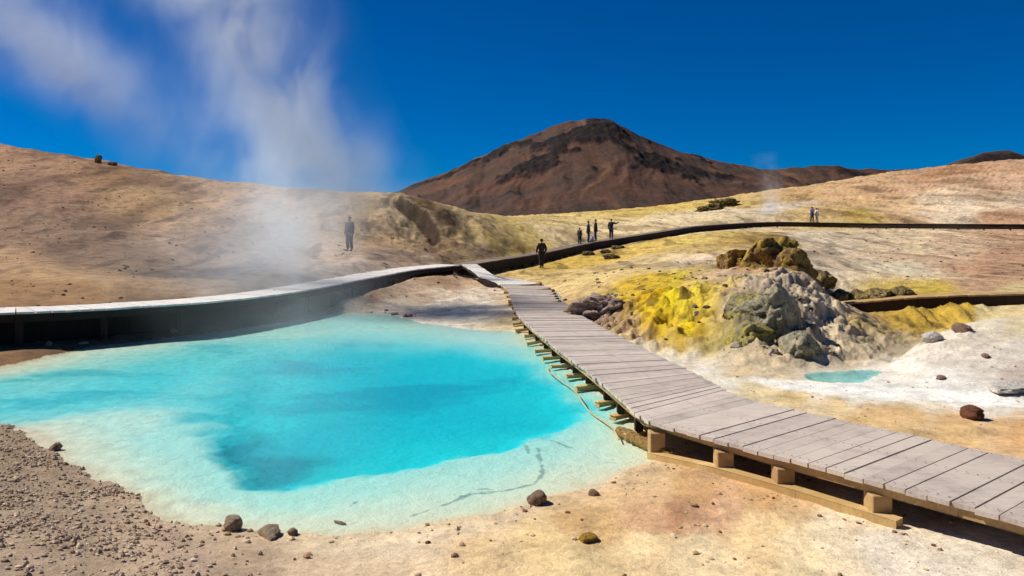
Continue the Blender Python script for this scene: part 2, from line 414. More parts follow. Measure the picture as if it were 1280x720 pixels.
BEDS = [bed_levels(FRONT_LEFT, None, .05, 1.6, 1.2, 3.5, (-470, 575)), bed_levels(FRONT_FAR, .70, .12, 2.2, 6.0, 6.0, (590, 1700)), bed_levels(FRONT_RIGHT, .42, .06, 1.5, .9, 2.5, (1046, 1700))]
def lay_beds(px, D, z):
    """the ground is trodden level along each raised walkway"""
    for b in BEDS:
        m = (px > b['ends'][0] - 60) & (px < b['ends'][1] + 60) & (D > 12) & (D < 110)
        if not m.any(): continue
        p, d, zz = px[m], D[m], z[m]
        Dp = np.interp(p, b['px'], b['D']); zp = np.interp(p, b['px'], b['z']); t = d - Dp
        e = sstep(b['ends'][0] - 25, b['ends'][0] + 5, p) * (1 - sstep(b['ends'][1], b['ends'][1] + 40, p))
        lowt = zp - b['fg'] if b['fg'] is not None else np.interp(p, [-450, 300, 400, 480, 575], [.12, .10, .12, .32, .75])
        hight = zp - b['bg']
        tgt = lowt + (hight - lowt) * sstep(b['w'] * .45, b['w'], t)
        w = np.where(t < 0, 1 - sstep(.35 * b['rf'], b['rf'], -t), 1 - sstep(b['w'] + .3, b['w'] + b['rb'], t)) * e
        n = .03 * noise2(p * .05, d * 1.3, 301)
        z[m] = zz + (tgt + n - zz) * w
    return z

def height_parts(x, y):
    x = np.asarray(x, float); y = np.asarray(y, float)
    D = np.maximum(y, 2.2); px = HX + F * x / D
    rib = np.exp(-((px - 1175) / 55) ** 4) * sstep(21.3, 22.2, D) * (1 - sstep(23.2, 23.9, D))
    Dw = np.clip(D + rib * (.55 * ridged(x * 1.1, D * .15, 3, 401) - .25), 2.2, None)
    z = 0.1 - bil(tab, GX, GL, px, np.log(Dw)) * D / F
    sh = x.shape
    # erosion and roughness, in metres
    hill = sstep(18, 40, D)
    far = sstep(60, 140, D)
    leftm = sstep(560, 380, px)
    mound = np.exp(-((px - 545) / 75) ** 4) * sstep(39, 43, D) * (1 - sstep(62, 75, D))
    wx = x + 1.5 * fbm(x * .12, y * .12, 2, 5); wy = y + 1.5 * fbm(x * .12 + 40, y * .12, 2, 6)
    rough = 0.015 * fbm(x * 2.2, y * 2.2, 4, 21) * (1 - hill) + 0.02 * fbm(x * .7, y * .7, 3, 22) * (1 - hill)
    rough = rough + hill * (0.20 * fbm(wx * .16, wy * .16, 4, 31) + (0.07 - .035 * leftm) * ridged(wx * .45, wy * .45, 3, 33) - .03) * (1 + .5 * far)
    rough = rough + hill * leftm * (0.10 * ridged(wx * .20 + wy * .12, wy * .34, 3, 44) - .06) * sstep(22, 40, D)
    rough = rough + mound * (.12 * ridged(wx * .4, wy * .4, 4, 46) - .1 + .20 * fbm(x * .5, y * .5, 4, 47))
    # the mid bank and gully are lumpy
    bank = np.exp(-((px - 900) / 190) ** 4) * sstep(16.0, 18.5, D) * (1 - .75 * sstep(21.5, 23.5, D)) * (1 - sstep(26, 36, D))
    rough = rough + bank * (0.20 * ridged(wx * .75 - wy * .3, wy * .6, 5, 51) - .15 + 0.10 * fbm(x * 2.2, y * 2.2, 4, 52))
    prow = np.exp(-((px - 985) / 75) ** 4) * sstep(15.8, 17.0, D) * (1 - .6 * sstep(20, 22, D)) * (1 - sstep(24, 27, D))
    ux, uy = wx * .8 + wy * .45, wy * .55 - wx * .3
    rough = rough + prow * (.26 * ridged(ux * .9, uy * .7, 5, 53) - .22 + .05 * ridged(x * 2.0, y * 1.6, 3, 54))
    gul = np.exp(-((px - 1080) / 150) ** 4) * sstep(14.2, 16, D) * (1 - sstep(27, 34, D))
    rough = rough + gul * (0.09 * ridged(wx * 1.1, wy * 1.1, 4, 61) - .06)
    z = lay_beds(px, D, z + rough)
    # terraces standing over the plain around the middle mound
    near = (np.abs(px - 525) < 220) & (D > 40) & (D < 70)
    if near.any():
        sd, amp = scarp_term(x[near] + .14 * fbm(x[near] * .7, y[near] * .5, 3, 71), y[near] + .14 * fbm(x[near] * .7 + 9, y[near] * .5, 3, 72))
        z[near] = z[near] - amp * .85 * sstep(-.1, .45, -sd) * np.exp(-(np.maximum(-sd, 0) / 2.6) ** 2) + .2 * amp * np.exp(-(np.maximum(sd, 0) / 1.5) ** 2) * (sd > -.1)
    # pools
    sdp = np.full(sh, 50.0); sds = np.full(sh, 50.0)
    m = (x > -16) & (x < 5) & (y > 5.5) & (y < 34)
    if m.any():
        jit = 0.10 * fbm(x[m] * 1.6, y[m] * 1.6, 4, 81)
        sdp[m] = poly_sdf(x[m], y[m], SHORE) + jit
    m2 = (x > 3) & (x < 11) & (y > 11) & (y < 19)
    if m2.any():
        sds[m2] = poly_sdf(x[m2], y[m2], SMALL) + 0.06 * fbm(x[m2] * 2.5, y[m2] * 2.5, 3, 83)
    lip = 0.012 + (0.05 + .12 * sstep(15, 17, y) * sstep(-5, -7.5, x)) * np.clip(sdp, 0, 1) + 0.012 * fbm(x * 3, y * 3, 3, 85)
    t = sstep(0.0, 1.3, sdp)
    z = np.where(sdp < 20, lip * (1 - t) + z * t, z)
    z = np.where((sdp > 0) & (sdp < 20), np.maximum(z, 0.006), z)
    inside = sdp < 0
    dep = np.zeros(sh)
    if inside.any():
        xi, yi = x[inside], y[inside]
        w1 = .22 * fbm(xi * .9, yi * .7, 4, 91); w2 = .22 * fbm(xi * .9 + 31, yi * .7, 4, 92)
        sdd = poly_sdf(xi + w1, yi + w2, DEEP); sdm = poly_sdf(xi + w1, yi + w2, MID)
        sf = 1 + np.clip((yi - 10) / 4, 0, 3)
        d = 0.015 + 0.03 * sstep(0, -1.2, sdp[inside]) + 0.03 * sstep(.3 * sf, -.4 * sf, sdm) + .12 * sstep(.1 * sf, -.5 * sf, sdd) + .05 * sstep(-.5, -3, sdd)
        d = d + .006 * fbm(xi * 4, yi * 4, 3, 95)
        d = d * sstep(0, -.25, sdp[inside]) + .004
        dep[inside] = d
        z[inside] = -d
    t = sstep(0, .8, sds)
    z = np.where(sds < 20, np.where(sds < 0, -0.05 * sstep(0, -.2, sds) - .003, (0.01 + .02 * np.clip(sds, 0, 1)) * (1 - t) + np.maximum(z, .01) * t), z)
    ok = (sdp > 20) & (sds > 20)
    return z, sdp, sds, dep
def hgt(x, y):
    z = height_parts(np.array([float(x)]), np.array([float(y)]))[0]
    return float(z[0])

# ------------------------------------------------------------------ ground sheet
def spaced(knots):
    out = []
    for (a, b, s) in knots: out += list(np.arange(a, b, s))
    return np.array(out)
PX = spaced([(-1600, -400, 24), (-400, -140, 5), (-140, 1420, 1.5), (1420, 1800, 5), (1800, 2901, 24)])
LD = spaced([(math.log(2.3), math.log(5.6), .02), (math.log(5.6), math.log(13), .0028), (math.log(13), math.log(30), .0042), (math.log(30), math.log(110), .006), (math.log(110), math.log(300), .012), (math.log(300), math.log(3200), .06)])
gpx, gl = np.meshgrid(PX, LD)
gD = np.exp(gl)
GXw = (gpx - HX) / F * gD; GYw = gD
GZ, SDP, SDS, DEP = height_parts(GXw, GYw)
rows, colsn = GZ.shape

def hit(px, py):
    """first ground distance met along the column px when looking at row py"""
    D = np.exp(np.arange(math.log(4), math.log(300), .004)); x = (px - HX) / F * D
    z = height_parts(x, D)[0]
    r = HY + F * (CZ - z) / D
    k = np.argmax(r <= py) if (r <= py).any() else int(np.argmin(r))
    return float(D[k])

# mineral colours of the ground by place, scarp shade included
CP = [
 # left hill
 (-150, 190, 168, 132, 104), (0, 195, 172, 134, 102), (60, 205, 176, 138, 106), (60, 235, 158, 124, 98), (0, 250, 150, 118, 96), (130, 220, 158, 122, 80), (170, 215, 150, 116, 78), (200, 222, 178, 146, 110),
 (0, 290, 148, 118, 96), (60, 290, 146, 120, 100), (120, 300, 150, 126, 106), (100, 320, 128, 106, 88), (150, 315, 126, 106, 92), (180, 255, 182, 150, 108), (210, 245, 186, 156, 112),
 (240, 270, 172, 146, 118), (240, 300, 150, 130, 112), (290, 305, 165, 145, 128), (260, 240, 184, 152, 122), (320, 260, 186, 160, 138), (380, 255, 194, 168, 146), (330, 300, 176, 156, 138), (380, 300, 186, 166, 148),
 (0, 330, 178, 146, 112), (60, 345, 186, 154, 112), (120, 345, 182, 152, 116), (180, 345, 176, 152, 126), (20, 365, 158, 124, 82), (80, 366, 160, 126, 86), (240, 345, 176, 156, 138), (300, 340, 184, 166, 148), (380, 330, 188, 170, 152),
 (430, 258, 200, 176, 142), (440, 300, 190, 170, 148), (430, 325, 192, 170, 152), (480, 255, 178, 152, 104), (470, 275, 164, 142, 112), (500, 270, 196, 172, 132), (490, 300, 180, 150, 110), (520, 290, 186, 160, 120), (520, 262, 120, 92, 52),
 (540, 285, 84, 60, 40), (530, 305, 150, 120, 84), (500, 318, 150, 128, 108), (560, 262, 206, 176, 122), (600, 280, 204, 174, 118), (575, 300, 188, 160, 104), (640, 285, 200, 172, 96), (660, 295, 208, 178, 96), (590, 315, 150, 126, 92), (620, 308, 186, 160, 88), (640, 272, 196, 168, 98),  # first point is the scarp's shade, put in as colour
 # plain
 (700, 275, 214, 186, 120), (700, 290, 222, 194, 140), (740, 272, 218, 188, 110), (800, 264, 210, 178, 80), (860, 257, 214, 180, 84), (800, 280, 226, 200, 150), (850, 272, 226, 202, 156), (900, 264, 222, 200, 160), (930, 256, 208, 176, 100), (980, 258, 216, 196, 170),
 (680, 330, 200, 164, 60), (720, 325, 206, 170, 60), (800, 310, 212, 178, 76), (860, 298, 212, 180, 84), (900, 292, 216, 186, 100), (650, 338, 206, 172, 86), (760, 340, 214, 186, 118), (700, 348, 210, 178, 108), (840, 330, 214, 192, 160), (880, 325, 210, 186, 156), (800, 332, 216, 190, 136),
 (900, 310, 204, 172, 100), (720, 365, 204, 172, 112), (680, 357, 206, 176, 116),
 # bank
 (750, 392, 164, 134, 110), (730, 385, 172, 140, 114), (768, 402, 176, 146, 112), (785, 388, 204, 172, 48), (800, 380, 210, 180, 46), (776, 372, 204, 170, 56), (805, 405, 202, 172, 52), (825, 418, 204, 172, 70), (890, 372, 208, 184, 78), (905, 405, 188, 166, 84), (790, 370, 196, 156, 22), (800, 395, 190, 150, 20), (820, 365, 216, 194, 44), (850, 380, 216, 196, 60), (870, 360, 212, 190, 74), (830, 350, 210, 186, 66), (835, 390, 208, 178, 60), (870, 392, 214, 190, 70), (860, 400, 214, 186, 34), (880, 375, 206, 176, 60), (840, 415, 192, 156, 40), (880, 415, 170, 140, 40), (800, 350, 206, 174, 60), (860, 352, 204, 176, 96), (790, 415, 190, 160, 110),
 (905, 366, 206, 180, 96), (895, 385, 206, 178, 70), (775, 360, 206, 172, 60), (920, 340, 198, 170, 140), (940, 335, 182, 148, 104), (905, 395, 190, 166, 110), (880, 345, 200, 174, 130), (930, 370, 176, 156, 128), (960, 350, 180, 164, 150), (940, 300, 178, 146, 70), (960, 410, 130, 120, 92), (990, 400, 150, 142, 128), (985, 360, 172, 160, 150), (1010, 380, 186, 174, 160), (1030, 410, 190, 178, 164), (1060, 430, 196, 182, 164), (1000, 430, 140, 132, 120), (1050, 400, 190, 178, 162), (1020, 350, 186, 172, 158), (1005, 320, 176, 162, 146),
 # gully and right mound
 (1040, 445, 184, 172, 154), (1090, 445, 178, 166, 146), (1085, 430, 172, 158, 136), (1110, 440, 176, 160, 132), (1100, 420, 184, 160, 110), (1065, 455, 188, 176, 158), (1130, 405, 180, 146, 34), (1160, 395, 196, 160, 34), (1190, 390, 200, 164, 36), (1150, 380, 196, 166, 50), (1125, 385, 190, 160, 60), (1215, 385, 208, 188, 130), (1260, 385, 212, 190, 136), (1080, 395, 196, 176, 148), (1170, 430, 222, 208, 190), (1230, 420, 224, 210, 188), (1270, 410, 218, 200, 160), (1150, 455, 224, 212, 198), (1220, 460, 220, 208, 194), (1270, 475, 192, 176, 164), (1270, 450, 216, 204, 190), (1120, 475, 232, 224, 212),
 # right hillside
 (1030, 300, 218, 198, 168), (1080, 305, 216, 196, 166), (1050, 330, 214, 196, 166), (1100, 340, 220, 204, 170), (1130, 310, 216, 190, 150), (1110, 290, 214, 190, 150), (1180, 305, 208, 176, 140), (1150, 345, 214, 190, 150), (1200, 330, 188, 146, 112), (1260, 320, 184, 142, 108), (1230, 345, 180, 138, 104), (1280, 345, 182, 142, 108), (1260, 295, 198, 158, 122), (1160, 325, 208, 174, 140), (1200, 355, 190, 150, 116), (1060, 355, 214, 194, 160),
 (1000, 245, 200, 160, 104), (1050, 240, 206, 166, 118), (1040, 265, 200, 168, 104), (1080, 268, 190, 160, 70), (1060, 252, 206, 166, 112), (1110, 240, 204, 162, 120), (1120, 260, 206, 168, 122), (1160, 225, 202, 160, 122), (1160, 250, 214, 188, 156), (1200, 262, 218, 194, 164), (1240, 230, 206, 166, 130), (1260, 255, 212, 184, 150), (1280, 212, 198, 156, 120), (1250, 268, 196, 152, 112), (1340, 240, 200, 160, 124), (1180, 215, 186, 138, 96),
 # far shore
 (480, 365, 168, 132, 100), (540, 360, 176, 142, 110), (520, 378, 196, 166, 136), (600, 370, 210, 188, 162), (560, 395, 232, 220, 204), (610, 398, 230, 216, 194), (600, 386, 230, 216, 198), (520, 399, 226, 212, 194), (580, 378, 222, 204, 182), (625, 388, 230, 214, 192), (555, 384, 224, 208, 188), (500, 391, 222, 206, 186), (470, 391, 214, 198, 176), (530, 388, 226, 212, 194), (540, 374, 206, 184, 158), (510, 382, 208, 190, 168), (470, 385, 190, 168, 140), (635, 405, 220, 196, 150), (600, 355, 186, 152, 116), (400, 385, 150, 126, 104), (320, 395, 120, 98, 78), (200, 412, 112, 90, 66), (100, 428, 124, 94, 62), (40, 440, 126, 94, 60), (0, 450, 140, 104, 66), (-80, 465, 140, 106, 70), (640, 380, 200, 176, 140),
 # near left gravel bank
 (0, 570, 158, 134, 108), (60, 600, 168, 144, 118), (0, 640, 172, 148, 122), (100, 640, 178, 154, 128), (60, 700, 178, 154, 128), (160, 680, 186, 160, 132), (240, 700, 184, 158, 134), (240, 675, 182, 158, 134), (320, 690, 196, 168, 138), (400, 680, 214, 192, 158), (400, 710, 204, 176, 144), (-150, 600, 150, 126, 106),
 # near right sand
 (500, 675, 220, 198, 164), (500, 710, 214, 186, 150), (580, 665, 222, 196, 158), (600, 700, 222, 188, 138), (640, 640, 204, 178, 146), (680, 670, 224, 190, 132), (720, 700, 226, 196, 140), (740, 640, 214, 172, 112), (760, 620, 210, 172, 122), (800, 600, 206, 170, 122), (850, 600, 206, 162, 106), (880, 620, 204, 156, 102), (830, 632, 196, 144, 104), (880, 640, 204, 156, 116), (920, 640, 212, 166, 124), (790, 640, 204, 158, 116), (960, 630, 204, 158, 104),
 (800, 670, 230, 200, 146), (880, 690, 232, 206, 158), (960, 665, 226, 192, 136), (1000, 640, 216, 176, 124), (1050, 680, 230, 208, 172), (1120, 690, 224, 208, 186), (1100, 660, 220, 196, 160), (1200, 700, 222, 206, 184), (1260, 710, 216, 200, 178), (1000, 700, 230, 204, 158), (1150, 640, 190, 160, 126), (900, 575, 180, 146, 106),
 # beyond the near walkway
 (860, 455, 224, 210, 188), (900, 470, 226, 214, 194), (940, 470, 214, 190, 150), (960, 460, 200, 182, 152), (820, 440, 230, 218, 196), (790, 430, 226, 210, 182), (880, 465, 234, 226, 212), (840, 452, 234, 226, 210), (920, 482, 234, 226, 208), (770, 415, 214, 190, 146), (980, 480, 218, 196, 158), (1020, 488, 232, 222, 206), (1100, 488, 238, 234, 228), (1060, 484, 238, 232, 224), (1150, 490, 238, 234, 228), (1210, 495, 238, 234, 226), (1180, 500, 236, 230, 222), (1250, 512, 226, 214, 198), (1000, 500, 226, 196, 136), (1060, 512, 228, 198, 146), (1120, 525, 224, 184, 126), (1180, 530, 222, 180, 122), (1240, 535, 218, 176, 122), (1100, 500, 236, 226, 210), (1040, 497, 236, 224, 204), (1150, 508, 234, 216, 188), (1280, 545, 214, 166, 106), (1180, 550, 222, 182, 120), (960, 490, 228, 206, 158), (1280, 520, 218, 190, 156), (1090, 540, 220, 182, 120),
 # out of the frame
 (-500, 330, 150, 122, 98), (-500, 500, 150, 122, 98), (1700, 350, 180, 138, 100), (1700, 500, 214, 180, 130), (1700, 650, 220, 200, 170),
]
cpts = []
for (px, py, r, g, b) in CP:
    D = hit(px, py); cpts.append((px, D, *lin((r, g, b))))
cpts = np.array(cpts)
SCU, SCV = 1 / 55.0, 7.5
def shepard(px, D, X, Yw):
    sc = np.clip(D / 14, .5, 6)
    w1 = fbm(X * .55 / sc, Yw * .55 / sc, 4, 101); w2 = fbm(X * .55 / sc + 50, Yw * .55 / sc, 4, 102)
    u = px * SCU + .42 * w1; v = np.log(D) * SCV + .42 * w2
    cu = cpts[:, 0] * SCU; cv = np.log(cpts[:, 1]) * SCV
    out = np.empty((px.size, 3), np.float32)
    u = u.ravel(); v = v.ravel()
    # only the coloured points near in distance matter; work through the sheet in strips
    for i in range(0, len(u), 8000):
        uu = u[i:i + 8000].astype(np.float32); vv = v[i:i + 8000].astype(np.float32)
        sel = (cv > vv.min() - 2.5) & (cv < vv.max() + 2.5)
        if sel.sum() < 8: sel[:] = True
        d2 = (uu[:, None] - cu[sel][None].astype(np.float32)) ** 2 + (vv[:, None] - cv[sel][None].astype(np.float32)) ** 2
        w = 1 / (d2 + .02) ** 2.2
        out[i:i + 8000] = (w @ cpts[sel, 2:].astype(np.float32)) / w.sum(1)[:, None]
    return out
KALB = 0.90
COLR = shepard(gpx, gD, GXw, GYw).reshape(rows, colsn, 3) * KALB
fm = sstep(150, 320, gD)[..., None]
COLR = COLR * (1 - fm) + np.array([.12, .07, .045]) * fm
lh = (sstep(600, 420, gpx) * sstep(18.5, 21, gD) * (1 - sstep(120, 200, gD)) * (1 - sstep(360, 400, gpx) * (1 - sstep(33, 38, gD))))[..., None]
COLR = COLR * (1 - lh + lh * np.array([1.05, .97, .88]) * .95)
# darker mineral streaks and blotches on the hills
flat = sstep(360, 400, gpx) * (1 - sstep(660, 690, gpx)) * (1 - sstep(33, 38, gD))
hm = sstep(20, 34, gD) * (1 - sstep(120, 200, gD)) * (1 - flat)
stk = sstep(.05, .7, fbm(GXw * .22 + GYw * .03, GYw * .075 + GXw * .07, 6, 111)) * hm
COLR *= (1 - .46 * stk[..., None] * np.array([.92, 1.0, 1.06]))
lgt = sstep(.2, .8, fbm(GXw * .20 + GYw * .03 + 60, GYw * .08 + GXw * .08, 6, 112)) * hm
COLR *= (1 + .28 * lgt[..., None])
spk = sstep(.32, .66, fbm(GXw * .8, GYw * .17 + GXw * .1, 5, 113)) * hm
COLR *= (1 - .45 * spk[..., None])
nearm = 1 - sstep(16, 24, gD)
blt = sstep(.2, .8, fbm(GXw * .9, GYw * .9, 5, 117)) * nearm
COLR *= (1 - .16 * blt[..., None])
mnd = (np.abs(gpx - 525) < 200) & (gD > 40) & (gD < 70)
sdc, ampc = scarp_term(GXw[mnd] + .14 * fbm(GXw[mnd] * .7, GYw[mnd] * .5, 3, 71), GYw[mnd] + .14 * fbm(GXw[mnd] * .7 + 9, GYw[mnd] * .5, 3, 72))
shade_k = (sstep(-.85, -.5, sdc) * (1 - sstep(.02, .22, sdc)) * sstep(.15, .5, ampc))[:, None] * .95
COLR[mnd] = COLR[mnd] * (1 - shade_k) + (lin((62, 44, 30)) * .8)[None] * shade_k  # dark band paints in the shade under the overhanging scarp
mb = (np.exp(-((gpx - 545) / 90) ** 4) * sstep(39, 43, gD) * (1 - sstep(62, 75, gD)))
br = sstep(.25, .7, fbm(GXw * .5, GYw * .4, 5, 141)) * mb
COLR = COLR * (1 - .38 * br[..., None])
rb = np.exp(-((gpx - 1165) / 70) ** 4) * sstep(21.4, 22, gD) * (1 - sstep(23.1, 23.5, gD))
rbn = sstep(.0, .5, fbm(GXw * 2.0, GYw * .5, 4, 403)) * rb
COLR = COLR * (1 - rbn[..., None] * .75) + (lin((92, 74, 34)) * .9) * rbn[..., None] * .75
bk = np.exp(-((gpx - 832) / 85) ** 4) * sstep(17.5, 18.5, gD) * (1 - sstep(26, 30, gD))
bkn = sstep(.22, .6, fbm(GXw * 1.5 - GYw * .6, GYw * .8 + GXw * .4, 5, 405)) * bk
COLR = COLR * (1 - bkn[..., None] * .7) + (lin((112, 84, 36)) * .8) * bkn[..., None] * .7
gk = np.exp(-((gpx - 985) / 80) ** 4) * sstep(15.8, 16.6, gD) * (1 - sstep(24, 27, gD))
gkn = sstep(.12, .55, fbm(GXw * 1.2 - GYw * .5, GYw * .6 + GXw * .5, 5, 407)) * gk
COLR = COLR * (1 - gkn[..., None] * .4) + (lin((110, 102, 84)) * .8) * gkn[..., None] * .4
rk_ = sstep(960, 1000, gpx) * sstep(94, 102, gD) * (1 - sstep(150, 170, gD))
rkn = sstep(.18, .55, fbm(GXw * .26, GYw * .05, 5, 409)) * rk_
COLR = COLR * (1 - rkn[..., None] * .5) + (lin((120, 86, 48)) * .8) * rkn[..., None] * .5
rk2 = sstep(960, 1020, gpx) * sstep(27, 32, gD) * (1 - sstep(76, 84, gD))
rkm = sstep(.1, .6, fbm(GXw * .34, GYw * .035, 6, 411)) * rk2
COLR = COLR * (1 - rkm[..., None] * .3) + (lin((160, 122, 92)) * .85) * rkm[..., None] * .3
gw = (np.exp(-((gpx - 1015) / 85) ** 4) * sstep(15.2, 16.5, gD) * (1 - sstep(25, 28, gD)))[..., None]
COLR = COLR * (1 - gw + gw * np.array([1.22, 1.12, .92]))
runoff = np.full(gpx.shape, 9.0)
rm = (gD > 11) & (gD < 16) & (gpx > 900) & (gpx < 1420)
RP = np.array([ground_at(a, b, .03)[:2] for a, b in ((968, 478), (1020, 485), (1100, 491), (1180, 497), (1250, 505), (1340, 512))]); dd_ = np.full(rm.sum(), 9.0)
for a, b in zip(RP[:-1], RP[1:]):
    e = b - a; t = np.clip(((GXw[rm] - a[0]) * e[0] + (GYw[rm] - a[1]) * e[1]) / (e @ e), 0, 1)
    dd_ = np.minimum(dd_, np.hypot(GXw[rm] - a[0] - e[0] * t, GYw[rm] - a[1] - e[1] * t))
runoff[rm] = dd_ + .22 * fbm(GXw[rm] * 1.3, GYw[rm] * 1.6, 4, 415)
ro = sstep(.75, .15, runoff)[..., None] * .85
COLR = COLR * (1 - ro) + (lin((240, 238, 234)) * .95) * ro
# wet shoreline
wet = np.exp(-(np.maximum(SDP, 0) / .35) ** 2) * (SDP > 0) * (gD < 15) * sstep(-4.5, -2.5, GXw)
COLR = COLR * (1 - .6 * wet[..., None]) + (lin((216, 190, 152)) * .85) * .6 * wet[..., None]
# pool bed: pale silica shelf, turquoise shallows, blue deep floor
ins = SDP < 0
xi, yi = GXw[ins], GYw[ins]
w1 = .25 * fbm(xi * .9, yi * .7, 5, 91); w2 = .25 * fbm(xi * .9 + 31, yi * .7, 5, 92)
sdd = poly_sdf(xi + w1, yi + w2, DEEP); sdm = poly_sdf(xi + w1, yi + w2, MID); sdq = poly_sdf(xi + 1.4 * w1, yi + w2, PATCH)
def mixc(c, k, t): return c * (1 - t[:, None]) + lin(k)[None] * t[:, None]
c = np.repeat(lin((226, 206, 172))[None], len(xi), 0)
sdi = SDP[ins]; fl = fbm(xi * .5, yi * .35, 4, 131)
soft = 1 + np.clip((yi - 10) / 6, 0, 2.0)            # the far floor is smoother and slopes more gently
c = mixc(c, (222, 222, 196), sstep(.0, -.35, sdi + .12 * fl))
c = mixc(c, (196, 226, 210), sstep(-.25, -1.2, sdi + .2 * fl))
c = mixc(c, (166, 222, 212), sstep(1.0, .1, sdd) * .7)
c = mixc(c, (84, 208, 210), sstep(.45 * soft, -.6 * soft, sdm) * (.85 + .15 * fl))
stain = sstep(.15, .6, fbm(xi * .35 + 7, yi * .8, 5, 133)) * sstep(.2, -.4, sdm)
c = mixc(c, (52, 184, 192), stain * .7)
inner = sstep(.14 * soft ** 1.6, -.22 * soft ** 2, sdd)
c = mixc(c, (26, 202, 208), inner)
c = mixc(c, (0, 188, 202), sstep(-.15, -1.6 * soft, sdd + .8 * fl))
dk = sstep(0, .65, fbm(xi * .22 + 3, yi * .5, 5, 135)) * sstep(-.3, -1.2, sdd)
c = mixc(c, (0, 162, 182), dk * .8)
c = mixc(c, (0, 146, 162), sstep(.2, -.5, sdq) * .9)
c = mixc(c, (150, 214, 210), sstep(17, 24, yi + 2 * fl) * .6)
def line_dist(x, y, pts):
    P = np.array([ground_at(a, b, 0)[:2] for a, b in pts]); d = np.full(x.shape, 9.0)
    for a, b in zip(P[:-1], P[1:]):
        e = b - a; t = np.clip(((x - a[0]) * e[0] + (y - a[1]) * e[1]) / (e @ e), 0, 1)
        d = np.minimum(d, np.hypot(x - a[0] - e[0] * t, y - a[1] - e[1] * t))
    return d
wob = .035 * fbm(xi * 5, yi * 5, 3, 145)
for pts, wd in (([(672, 556), (679, 588), (668, 601), (628, 610), (588, 613), (560, 626), (515, 642)], .035), ([(655, 548), (661, 562)], .03), ([(579, 616), (600, 606), (618, 608)], .025), ([(690, 546), (716, 556)], .03), ([(438, 628), (446, 622)], .03)):
    k_ = sstep(wd, wd * .25, np.abs(line_dist(xi, yi, pts) + wob))
    c = mixc(c, (120, 150, 142), k_ * .75)
crk = np.abs(fbm(xi * .55, yi * .55, 4, 137))
c = c * (1 - .14 * (sstep(.02, .006, crk) * sstep(.1, .5, sdd))[:, None])
leftshelf = sstep(-2.2, -3.4, xi) * sstep(.2, .6, sdd)
c = c * (1 + (.03 + .10 * leftshelf) [:, None] * fbm(xi * 5, yi * 4, 4, 139)[:, None])
COLR[ins] = c * .92
ins2 = SDS < 0
COLR[ins2] = lin((158, 212, 206)) * .85
COLR = np.where(ins[..., None], COLR, COLR * np.array([1.03, 1.0, .90]))
ns_ = ((1 - sstep(8.5, 11.5, gD)) * sstep(280, 480, gpx))[..., None]
COLR = np.where(ins[..., None], COLR, COLR * (1 + ns_ * np.array([.14, .16, .18])))
lumv = (COLR @ np.array([.2126, .7152, .0722]))[..., None]
COLR = np.where(ins[..., None], COLR, lumv + (COLR - lumv) * (.90 + .12 * bk[..., None]))
COLR = np.clip(COLR, 0.004, .9)
GRAIN = np.where(ins, .12, 1.0 + .9 * sstep(18, 30, gD))

idx = np.arange(rows * colsn).reshape(rows, colsn)
faces = np.stack([idx[:-1, :-1], idx[:-1, 1:], idx[1:, 1:], idx[1:, :-1]], -1).reshape(-1, 4)
M_ground = ground_material('mineral_ground')
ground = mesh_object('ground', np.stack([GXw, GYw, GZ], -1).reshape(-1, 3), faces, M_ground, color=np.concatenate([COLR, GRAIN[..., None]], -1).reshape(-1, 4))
tag(ground, 'pale geothermal ground with ochre hills, yellow crust and pool basin', 'ground', kind='structure')

# water sheets
def water_sheet(name, poly, pad, z, label, mat):
    P = np.asarray(poly); lo = P.min(0) - pad; hi = P.max(0) + pad
    nx, ny = 110, 130
    X, Yy = np.meshgrid(np.linspace(lo[0], hi[0], nx), np.linspace(lo[1], hi[1], ny))
    sd = poly_sdf(X, Yy, P)
    I = np.arange(nx * ny).reshape(ny, nx)
    keep = (sd < pad)
    kf = keep[:-1, :-1] & keep[1:, :-1] & keep[:-1, 1:] & keep[1:, 1:]
    f = np.stack([I[:-1, :-1], I[:-1, 1:], I[1:, 1:], I[1:, :-1]], -1)[kf]
    used, inv = np.unique(f, return_inverse=True)
    V = np.stack([X.ravel(), Yy.ravel(), np.full(X.size, z)], -1)[used]
    o = mesh_object(name, V, inv.reshape(-1, 4), mat)
    return tag(o, label, 'water', kind='structure')
M_water = water_material('clear_spring_water')
water_sheet('pool_water', SHORE, .35, 0.0, 'turquoise steaming water filling the large hot spring pool', M_water)
water_sheet('small_pool_water', SMALL, .25, 0.0, 'small turquoise pool at the foot of the grey gully', M_water)

